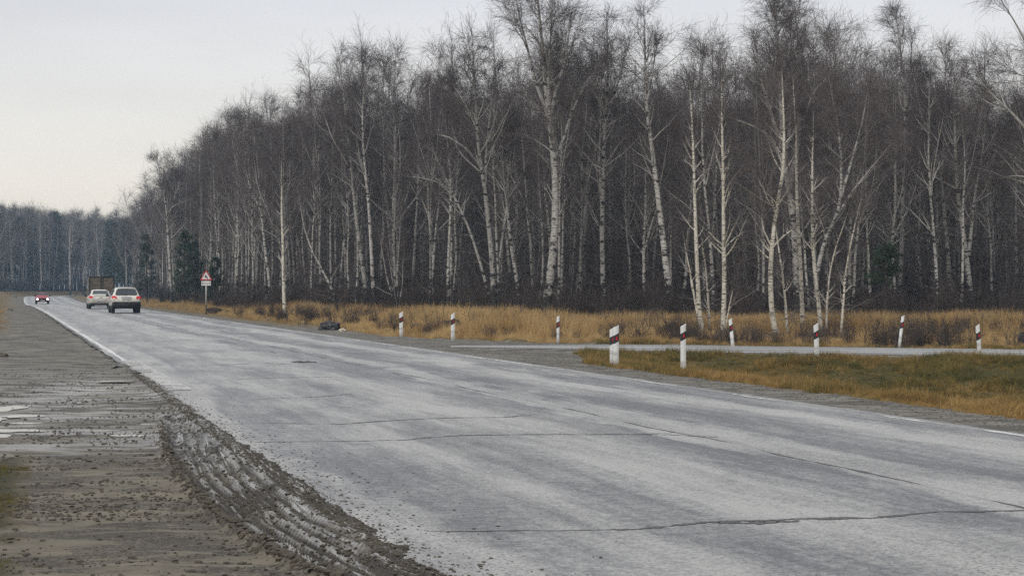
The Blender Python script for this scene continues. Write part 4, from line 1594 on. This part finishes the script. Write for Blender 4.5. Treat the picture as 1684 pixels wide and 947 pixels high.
# leaping deer, facing left
deer = [(-.105, .155), (-.07, .150), (-.045, .175), (-.035, .215), (-.065, .225), (-.068, .240), (-.035, .250), (-.03, .275), (-.015, .278), (-.012, .25), (.0, .235),
        (.012, .195), (.05, .165), (.085, .125), (.10, .118), (.088, .098), (.085, .07), (.068, .035), (.058, .037), (.066, .075), (.055, .095), (.035, .098),
        (.01, .125), (-.02, .14), (-.05, .125), (-.075, .095), (-.088, .10), (-.065, .135), (-.10, .138)]
bm = bmesh.new()
prism(bm, [(a * 1.12, zt + .035 + b * 1.12) for a, b in deer], -.0665, -.0635)
bmesh.ops.triangulate(bm, faces=bm.faces[:])
from_bm('deer_symbol', bm, M['black'], tp)
bm = bmesh.new()
box(bm, (0, -.0525, zt - .175), (.56, .015, .27), .004)
pl = from_bm('distance_plate', bm, M['sign_white'], sg)
bm = bmesh.new()
for sx in (-.215, .215):
    prism(bm, [(sx - .016, zt - .25), (sx + .016, zt - .25), (sx + .016, zt - .17), (sx + .042, zt - .17), (sx, zt - .10), (sx - .042, zt - .17), (sx - .016, zt - .17)], -.0635, -.0605)
from_bm('arrow', bm, M['black'], pl)


def text_obj(body, size, parent, mat, loc, name):
    cu = bpy.data.curves.new(name, 'FONT')
    cu.body = body
    cu.size = size
    cu.extrude = .0012
    cu.align_x = 'CENTER'
    cu.align_y = 'CENTER'
    tmp = bpy.data.objects.new(name, cu)
    COL.objects.link(tmp)
    dg = bpy.context.evaluated_depsgraph_get()
    me = bpy.data.meshes.new_from_object(tmp.evaluated_get(dg))
    bpy.data.objects.remove(tmp)
    me.materials.clear()
    me.materials.append(mat)
    o = link(name, me, parent)
    o.location = loc
    o.rotation_euler = (math.pi / 2, 0, 0)
    return o


text_obj('53', .17, pl, M['black'], (-.085, -.0625, zt - .175), 'plate_number')
text_obj('км', .11, pl, M['black'], (.085, -.0625, zt - .19), 'plate_unit')
bm = bmesh.new()
for z in (zt + .12, zt + .35, zt - .175):
    box(bm, (0, -.02, z), (.09, .05, .03), .003)
from_bm('bracket', bm, M['steel'], sg)

# ------------------------------------------------------------------ vehicles
M['car_white'] = plain('car_paint_white', (.70, .69, .62), .28, var=.03, coat=.5, dirt=(.35, .95, .75))
M['car_maroon'] = plain('car_paint_maroon', (.30, .015, .035), .35, var=.1, coat=.4)
M['glass'] = plain('car_glass', (.045, .05, .06), .08, var=.1)
M['tyre'] = plain('tyre_rubber', (.022, .021, .020), .8, var=.3)
M['rim'] = plain('wheel_rim', (.30, .30, .30), .4, .7)
M['taillight'] = plain('taillight_red', (.60, .02, .03), .2, var=.1, emit=((1, .05, .06), .12))
M['plate'] = plain('number_plate', (.45, .45, .44), .5, var=.1, scale=30)
M['truck_tarp'] = plain('faded_truck_door', (.12, .095, .065), .85, var=.6, scale=3)
M['truck_frame'] = plain('truck_frame', (.018, .02, .018), .7, var=.3)
M['truck_cab'] = plain('truck_cab_blue', (.04, .07, .20), .45, var=.2)
M['headlight'] = plain('lit_headlight', (.9, .9, .9), .2, var=.02, emit=((1, .80, .84), 14))
M['underbody'] = plain('black_bumper', (.010, .010, .010), .8, var=.3)


def loft(stations, sub=1):
    """stations: (y, half width, z bottom, z belt, roof half width, z top)"""
    bm = bmesh.new()
    rings = []
    for y, w, zb, zl, wr, zt in stations:
        half = [(w * .80, zb), (w * .97, zb + .06), (w, zb + (zl - zb) * .45), (w * .985, zl - .05), (w * .95, zl), (wr * 1.0, max(zl + .012, zt - .07)), (wr * .86, zt - .015), (0, zt)]
        ring = [(-a, b) for a, b in half] + [(a, b) for a, b in half[:-1][::-1]] + [(0, zb)]
        rings.append([bm.verts.new((a, y, b)) for a, b in ring])
    n = len(rings[0])
    for a, b in zip(rings[:-1], rings[1:]):
        for i in range(n): bm.faces.new((a[i], a[(i + 1) % n], b[(i + 1) % n], b[i]))
    bm.faces.new(rings[0][::-1])
    bm.faces.new(rings[-1])
    return bm


def wheel(parent, x, y, r=.33, w=.21):
    bm = bmesh.new()
    prof = [(-w / 2, r * .62), (-w / 2, r * .93), (-w * .38, r), (w * .38, r), (w / 2, r * .93), (w / 2, r * .62)]
    n = 24
    rings = [[bm.verts.new((a, b * math.cos(2 * math.pi * k / n), b * math.sin(2 * math.pi * k / n))) for a, b in prof] for k in range(n)]
    for k in range(n):
        A, B = rings[k], rings[(k + 1) % n]
        for i in range(len(prof)): bm.faces.new((A[i], A[(i + 1) % len(prof)], B[(i + 1) % len(prof)], B[i]))
    ty = from_bm('wheel', bm, M['tyre'], parent, True, loc=(x, y, r))
    bm = bmesh.new()
    cyl(bm, (-w * .42, 0, 0), (w * .42, 0, 0), r * .60, n=18)
    for k in range(5):
        a = 2 * math.pi * k / 5
        for sx in (-1, 1):
            box(bm, (sx * w * .44, .33 * r * math.cos(a), .33 * r * math.sin(a)), (.015, r * .12, r * .5), rot=None)
    from_bm('rim', bm, M['rim'], ty)


def panel(name, pts, mat, parent, th=.012):
    """a flat or bent pane given by its corners, thickened along its normal"""
    vs = [Vector(p) for p in pts]
    nrm = (vs[1] - vs[0]).cross(vs[2] - vs[0]).normalized()
    bm = bmesh.new()
    a = [bm.verts.new(v) for v in vs]
    b = [bm.verts.new(v + nrm * th) for v in vs]
    bm.faces.new(a)
    bm.faces.new(b[::-1])
    for i in range(len(a)): bm.faces.new((a[i], a[(i + 1) % len(a)], b[(i + 1) % len(a)], b[i]))
    return from_bm(name, bm, mat, parent)


def car(px, D, label, kind, rz, paint):
    x = G(px, D)
    s, t = st(x, D)
    r = empty('car', (x, D, float(zroad(s)) + .012), rz)
    tag(r, label, 'car')
    if kind == 'hatch':      # tall crossover seen from behind; y=0 is the tail
        stn = [(-.02, .74, .50, .80, .70, .84), (.06, .84, .40, .98, .78, 1.02), (.16, .88, .36, 1.02, .76, 1.10), (.42, .89, .34, 1.02, .66, 1.50), (.62, .89, .33, 1.02, .63, 1.575),
               (1.4, .89, .33, 1.0, .63, 1.61), (2.3, .89, .33, .98, .62, 1.58), (2.75, .89, .33, .97, .62, 1.42), (3.25, .88, .33, .96, .68, 1.02), (3.9, .86, .33, .88, .7, .92), (4.2, .76, .36, .72, .6, .78), (4.3, .6, .42, .6, .5, .64)]
        wb, wy, wz = 2.63, .82, 1.52
    elif kind == 'sedan':
        stn = [(-.02, .74, .42, .78, .70, .86), (.08, .86, .34, .92, .76, .99), (.25, .89, .30, .95, .74, 1.02), (.60, .90, .28, .95, .70, 1.06), (1.05, .90, .28, .95, .62, 1.34), (1.5, .90, .28, .94, .60, 1.44),
               (2.2, .90, .28, .92, .60, 1.46), (2.8, .90, .28, .91, .60, 1.32), (3.4, .89, .28, .90, .68, .98), (4.1, .87, .28, .82, .7, .86), (4.5, .76, .3, .66, .6, .72), (4.6, .6, .36, .56, .5, .6)]
        wb, wy, wz = 2.7, .95, 1.40
    else:                    # boxy old saloon seen from the front; y=0 is its nose
        stn = [(0, .74, .34, .66, .72, .70), (.06, .79, .30, .74, .76, .78), (.5, .81, .27, .80, .76, .85), (1.15, .81, .26, .84, .74, .90), (1.7, .81, .26, .86, .60, 1.33), (2.0, .81, .26, .86, .58, 1.39),
               (2.9, .81, .26, .86, .58, 1.39), (3.5, .81, .26, .85, .66, .96), (3.9, .79, .28, .8, .7, .86), (4.0, .72, .34, .7, .6, .74)]
        wb, wy, wz = 2.45, .75, 1.30
    b = from_bm('body', loft(stn), paint, r, True)
    md = b.modifiers.new('smooth', 'SUBSURF')
    md.levels = md.render_levels = 1
    for sx in (-1, 1):
        for yy in (wy, wy + wb):
            wheel(r, sx * (.89 if kind != 'old' else .81) * .86 if False else sx * (.76 if kind != 'old' else .69), yy, .34 if kind == 'hatch' else .31, .22)
    if kind == 'hatch':
        panel('rear_window', [(-.60, .135, 1.10), (.60, .135, 1.10), (.66, .18, 1.17), (.57, .32, 1.42), (.46, .36, 1.475), (-.46, .36, 1.475), (-.57, .32, 1.42), (-.66, .18, 1.17)], M['glass'], r, .02)
        bm = bmesh.new()
        box(bm, (0, .40, 1.56), (1.18, .26, .035), .012)
        from_bm('roof_spoiler', bm, paint, r, True)
        for sx in (-1, 1):
            lt = [(sx * .58, .045, .86), (sx * .82, .09, .86), (sx * .875, .14, .96), (sx * .84, .12, 1.04), (sx * .66, .07, 1.05), (sx * .57, .05, .97)]
            panel('taillight', lt if sx < 0 else lt[::-1], M['taillight'], r, -.05 if sx < 0 else -.05)
        bm = bmesh.new()
        box(bm, (0, .02, .49), (1.72, .30, .42), .06)
        from_bm('rear_bumper', bm, M['underbody'], r, True)
        bm = bmesh.new()
        box(bm, (0, -.035, .88), (.52, .02, .13), .004)
        from_bm('number_plate', bm, M['plate'], r)
        bm = bmesh.new()
        box(bm, (0, -.015, .97), (.60, .05, .03), .008)
        from_bm('plate_garnish', bm, M['underbody'], r)
        bm = bmesh.new()
        cyl(bm, (.0, .10, 1.12), (-.34, .12, 1.17), .014, n=6)
        from_bm('wiper', bm, M['underbody'], r)
        mz, my, mw = 1.08, 2.75, .98
    elif kind == 'sedan':
        panel('rear_window', [(-.60, .63, 1.09), (.60, .63, 1.09), (.50, 1.03, 1.345), (-.50, 1.03, 1.345)], M['glass'], r, .02)
        for sx in (-1, 1):
            lt = [(sx * .50, .035, .80), (sx * .80, .07, .76), (sx * .875, .16, .84), (sx * .84, .11, .93), (sx * .62, .05, .93)]
            panel('taillight', lt if sx < 0 else lt[::-1], M['taillight'], r, -.05)
        bm = bmesh.new()
        box(bm, (0, .06, .34), (1.5, .2, .15), .03)
        from_bm('rear_bumper', bm, M['underbody'], r, True)
        bm = bmesh.new()
        box(bm, (0, -.03, .60), (.52, .02, .11), .004)
        from_bm('number_plate', bm, M['plate'], r)
        bm = bmesh.new()
        box(bm, (0, .10, 1.02), (1.1, .12, .022), .008)
        from_bm('boot_spoiler', bm, paint, r)
        bm = bmesh.new()
        bmesh.ops.create_uvsphere(bm, u_segments=14, v_segments=8, radius=.05)
        bmesh.ops.scale(bm, vec=(1, .3, 1), verts=bm.verts)
        bmesh.ops.translate(bm, vec=(0, -.015, .83), verts=bm.verts)
        from_bm('badge', bm, M['rim'], r, True)
        mz, my, mw = 1.0, 3.0, .98
    else:
        panel('windscreen', [(-.68, 1.20, .91), (.68, 1.20, .91), (.57, 1.67, 1.32), (-.57, 1.67, 1.32)], M['glass'], r, .02)
        bm = bmesh.new()
        box(bm, (0, -.02, .62), (1.0, .04, .15), .01)
        for k in range(5): box(bm, (0, -.045, .565 + k * .028), (.96, .014, .009))
        from_bm('grille', bm, M['underbody'], r)
        for sx in (-1, 1):
            bm = bmesh.new()
            cyl(bm, (sx * .58, -.06, .60), (sx * .58, .0, .60), .085, n=18)
            from_bm('headlight', bm, M['headlight'], r, True)
        bm = bmesh.new()
        box(bm, (0, -.04, .42), (1.62, .16, .14), .04)
        from_bm('front_bumper', bm, M['underbody'], r, True)
        bm = bmesh.new()
        box(bm, (0, -.13, .42), (.50, .015, .10), .004)
        from_bm('number_plate', bm, M['plate'], r)
        mz, my, mw = .98, 1.35, .90
    for sx in (-1, 1):
        bm = bmesh.new()
        box(bm, (sx * mw, my, mz), (.20, .11, .14), .03)
        cyl(bm, (sx * (mw - .16), my, mz - .05), (sx * (mw - .04), my, mz - .02), .02, n=8)
        from_bm('wing_mirror', bm, M['underbody'], r, True)
    for sx in (-1, 1):
        # side glazing
        f = {'hatch': [(.62, 1.10), (.75, 1.46), (2.3, 1.48), (2.95, 1.10)], 'sedan': [(.85, 1.02), (1.25, 1.32), (2.3, 1.34), (3.1, 1.0)], 'old': [(1.35, .93), (1.75, 1.28), (2.95, 1.29), (3.3, .93)]}[kind]
        wl_, wh = {'hatch': (.85, .69), 'sedan': (.83, .66), 'old': (.775, .635)}[kind]
        lo, hi = f[0][1], f[1][1]
        q = [(sx * (wl_ + (wh - wl_) * (z - lo) / (hi - lo) + .012), y, z) for y, z in f]
        panel('side_window', q, M['glass'], r, .01 * sx)
    return r


car(208, 106, 'white tall hatchback with black bumper driving away, nearest of the traffic', 'hatch', TH, M['car_white'])
car(166, 129, 'dusty white sedan with red tail lights driving away, close behind the truck', 'sedan', TH, M['car_white'])
car(70, 207, 'oncoming dark red saloon with both headlights lit', 'old', TH, M['car_maroon'])

D = 150
x = G(167, D)
tk = empty('box_truck', (x, D, .01), TH)
tag(tk, 'small box truck with brown weathered rear doors driving away ahead of the sedan', 'truck')
bm = bmesh.new()
box(bm, (0, 1.65, 1.68), (2.08, 3.2, 1.72), .01)
from_bm('box_body', bm, M['truck_tarp'], tk)
for sx in (-1, 1):
    bm = bmesh.new()
    box(bm, (sx * .505, .03, 1.67), (.97, .05, 1.58), .01)
    for z in (1.1, 2.2): box(bm, (sx * .505, -.005, z), (.95, .02, .04))
    dr = from_bm('rear_door', bm, M['truck_tarp'], tk)
    bm = bmesh.new()
    cyl(bm, (sx * .09, -.02, .92), (sx * .09, -.02, 2.44), .018, n=8)
    box(bm, (sx * .09, -.03, 1.5), (.10, .03, .05))
    from_bm('lock_rod', bm, M['truck_frame'], dr)
bm = bmesh.new()
for sx in (-1, 1): box(bm, (sx * 1.025, .01, 1.68), (.09, .10, 1.78), .008)
for z in (.84, 2.53): box(bm, (0, .01, z), (1.96, .10, .08), .008)
from_bm('door_frame', bm, M['truck_frame'], tk)
bm = bmesh.new()
for sx in (-1, 1): box(bm, (sx * .42, 2.6, .66), (.09, 5.2, .16))
for yy in (.2, 1.6, 3.1): box(bm, (0, yy, .66), (.9, .07, .12))
box(bm, (0, .05, .52), (1.9, .08, .12), .01)
from_bm('chassis', bm, M['truck_frame'], tk)
bm = loft([(3.4, .90, .45, 1.25, .80, 1.98), (3.6, .95, .42, 1.25, .84, 2.06), (4.5, .95, .42, 1.22, .82, 2.02), (4.9, .94, .42, 1.2, .80, 1.35), (5.4, .85, .45, .95, .7, 1.1)])
cb = from_bm('cab', bm, M['truck_cab'], tk, True)
for sx in (-1, 1):
    bm = bmesh.new()
    box(bm, (sx * 1.16, 4.7, 1.55), (.14, .08, .32), .02)
    cyl(bm, (sx * .93, 4.7, 1.5), (sx * 1.12, 4.7, 1.5), .015, n=8)
    from_bm('wing_mirror', bm, M['underbody'], tk)
    bm = bmesh.new()
    box(bm, (sx * .80, -.01, .60), (.26, .05, .10), .01)
    from_bm('taillight', bm, M['taillight'], tk)
    wheel(tk, sx * .72, .9, .36, .36)
    wheel(tk, sx * .84, 4.4, .36, .2)
    bm = bmesh.new()
    box(bm, (sx * .72, .42, .62), (.40, .02, .42))
    from_bm('mud_flap', bm, M['underbody'], tk)

# ------------------------------------------------------------------ things lying about
def crumple(name, px, py, sx, sy, sz, mat, label, cat, seed, amp=.4, f=1.8, zoff=0, sub=4, rz=0, flatb=True):
    D = F * CH / (py - 475)
    x = G(px, D)
    bm = bmesh.new()
    bmesh.ops.create_icosphere(bm, subdivisions=sub, radius=1)
    for v in bm.verts:
        n1 = mnoise.fractal(v.co * f + Vector((seed * 3.1, 0, seed)), .7, 2.1, 5)
        rd = 1 + amp * n1 - amp * .35 * abs(mnoise.noise(v.co * f * 3 + Vector((seed, 5, 1))))
        z = v.co.z * rd
        if flatb: z = max(z, -.15)
        v.co = Vector((v.co.x * rd * sx, v.co.y * rd * sy, z * sz + .1 * sz))
    o = from_bm(name, bm, mat, smooth=True, loc=(x, D, float(ground_z(x, D)) + zoff))
    o.rotation_euler = (0, 0, rz)
    return tag(o, label, cat)


M['bag'] = plain('black_plastic_film', (.014, .014, .016), .22, var=.3)
M['rag'] = plain('pale_rag', (.50, .45, .36), .8, var=.25, scale=18)
crumple('rubbish_bag', 542, 541.5, .40, .28, .30, M['bag'], 'shiny black rubbish bag lying on the roadside in front of dry grass', 'rubbish bag', 3, .30, 2.3)
crumple('crumpled_rag', 563, 543.5, .13, .10, .10, M['rag'], 'crumpled pale rag at the right end of the black bag', 'rag', 5, .6, 2.5)
crumple('soil_mound', 712, 548, .75, .45, .30, M['soil'], 'dark dug soil mound between the two left marker posts', 'soil mound', 7, .6, 2.0, zoff=.12, rz=.2)
crumple('soil_mound', 735, 548, .62, .4, .42, M['soil'], 'dark dug soil mound just left of the second marker post, the higher of two', 'soil mound', 9, .6, 2.0, zoff=.12)
crumple('soil_mound', 356, 515.5, .6, .45, .26, M['soil'], 'dark soil heap in the grass right of the warning sign', 'soil mound', 11, .5, 2.0, zoff=.05)
crumple('rock', 17, 510.5, .22, .2, .16, M['gravel'], 'dark rock on the left gravel verge beneath the grassy bank', 'rock', 13, .4, 1.6)
crumple('rock', 22, 489, .6, .5, .35, M['gravel'], 'dark boulder far away on the left verge by the bend', 'rock', 15, .4, 1.6)
crumple('rock', 121, 488, .6, .5, .35, M['gravel'], 'dark boulder on the inside of the far bend left of the truck', 'rock', 17, .4, 1.6)
crumple('asphalt_lump', 500, 597, .24, .12, .045, M['tar'], 'dark broken piece lying on the carriageway', 'debris', 19, .8, 2.0, zoff=.09, sub=3)
crumple('earth_lump', 2, 586, .16, .12, .09, M['clod'], 'dark lump of earth at the left edge of the pull-off', 'earth lump', 21, .5, 2.0, sub=3)

# fallen log with stubs
D = 58.5
x0, x1 = G(1246, D), G(1402, D)
lg = empty('fallen_log', (x0, D, max(float(ground_z(x0, D)), float(ground_z(x1, D))) + .10), 0)
tag(lg, 'long dark fallen birch log lying in the grass at the feet of the pale birches', 'log')
tb = Tubes()
n = 14
P = np.stack([np.linspace(0, x1 - x0, n), np.cumsum(RNG.normal(0, .03, n)), .06 + np.cumsum(RNG.normal(0, .014, n))], 1)
tb.add(P[None], np.interp(np.linspace(0, 1, n), [0, 1], [.10, .045])[None], 9)
link('trunk', tb.mesh('log_trunk', M['darkbark']), lg)
tb = Tubes()
p, d, r, u, _ = sprout(P[None], np.full((1, n), .06), 10, .05, 1, (.7, 1.3), RNG)
d[:, 2] = np.abs(d[:, 2])
B, Q = grow(p, d, .15 + .35 * RNG.random(10), .016, .006, 4, .1, 0, RNG)
tb.add(B, Q, 4)
link('branch_stubs', tb.mesh('branch_stubs', M['darkbark']), lg)
# small pale stump near the young birches
bm = bmesh.new()
D = 58
cyl(bm, (0, 0, -.1), (.02, 0, .40), .035, .028, 9)
o = from_bm('birch_stump', bm, M['rag'], smooth=False, loc=(G(1178, D), D, float(ground_z(G(1178, D), D))))
tag(o, 'short pale stump between the two leftmost young birches', 'stump')

# black drum at the right edge
D = 52
dr = empty('black_drum', (G(1692, D), D, float(ground_z(G(1692, D), D)) + .27), 0)
tag(dr, 'black drum standing in the dry grass, cut by the right edge of the photo', 'drum')
bm = bmesh.new()
cyl(bm, (0, 0, -.28), (0, 0, .28), .31, n=28)
bmesh.ops.bevel(bm, geom=[e for e in bm.edges if abs(e.verts[0].co.z - e.verts[1].co.z) < .01], offset=.05, segments=3, affect='EDGES')
from_bm('drum_body', bm, M['black'], dr, True)
bm = bmesh.new()
for z in (-.1, .1): cyl(bm, (0, 0, z - .012), (0, 0, z + .012), .322, n=28)
from_bm('drum_rib', bm, M['black'], dr, True)
bm = bmesh.new()
cyl(bm, (0, 0, .28), (0, 0, .295), .26, n=28)
from_bm('drum_lid', bm, M['underbody'], dr, True)

# ------------------------------------------------------------------ haze
HAZE = True
if HAZE:
    bm = bmesh.new()
    x0, x1, y0, y1, z0, z1 = -2600, 2600, -80, 3600, -2.5, 24.5
    vs = [bm.verts.new((a, b, c)) for a in (x0, x1) for b in (y0, y1) for c in (z0, z1)]
    for f in ((0, 1, 3, 2), (4, 6, 7, 5), (0, 4, 5, 1), (2, 3, 7, 6), (0, 2, 6, 4), (1, 5, 7, 3)): bm.faces.new([vs[i] for i in f])
    m = bpy.data.materials.new('haze_air')
    m.use_nodes = True
    m.node_tree.nodes.clear()
    o_ = m.node_tree.nodes.new('ShaderNodeOutputMaterial')
    v_ = m.node_tree.nodes.new('ShaderNodeVolumePrincipled')
    v_.inputs['Color'].default_value = (.52, .74, 1.0, 1)
    v_.inputs['Density'].default_value = .00044
    v_.inputs['Anisotropy'].default_value = .0
    m.node_tree.links.new(v_.outputs[0], o_.inputs['Volume'])
    o = from_bm('haze', bm, m)
    o['kind'] = 'stuff'
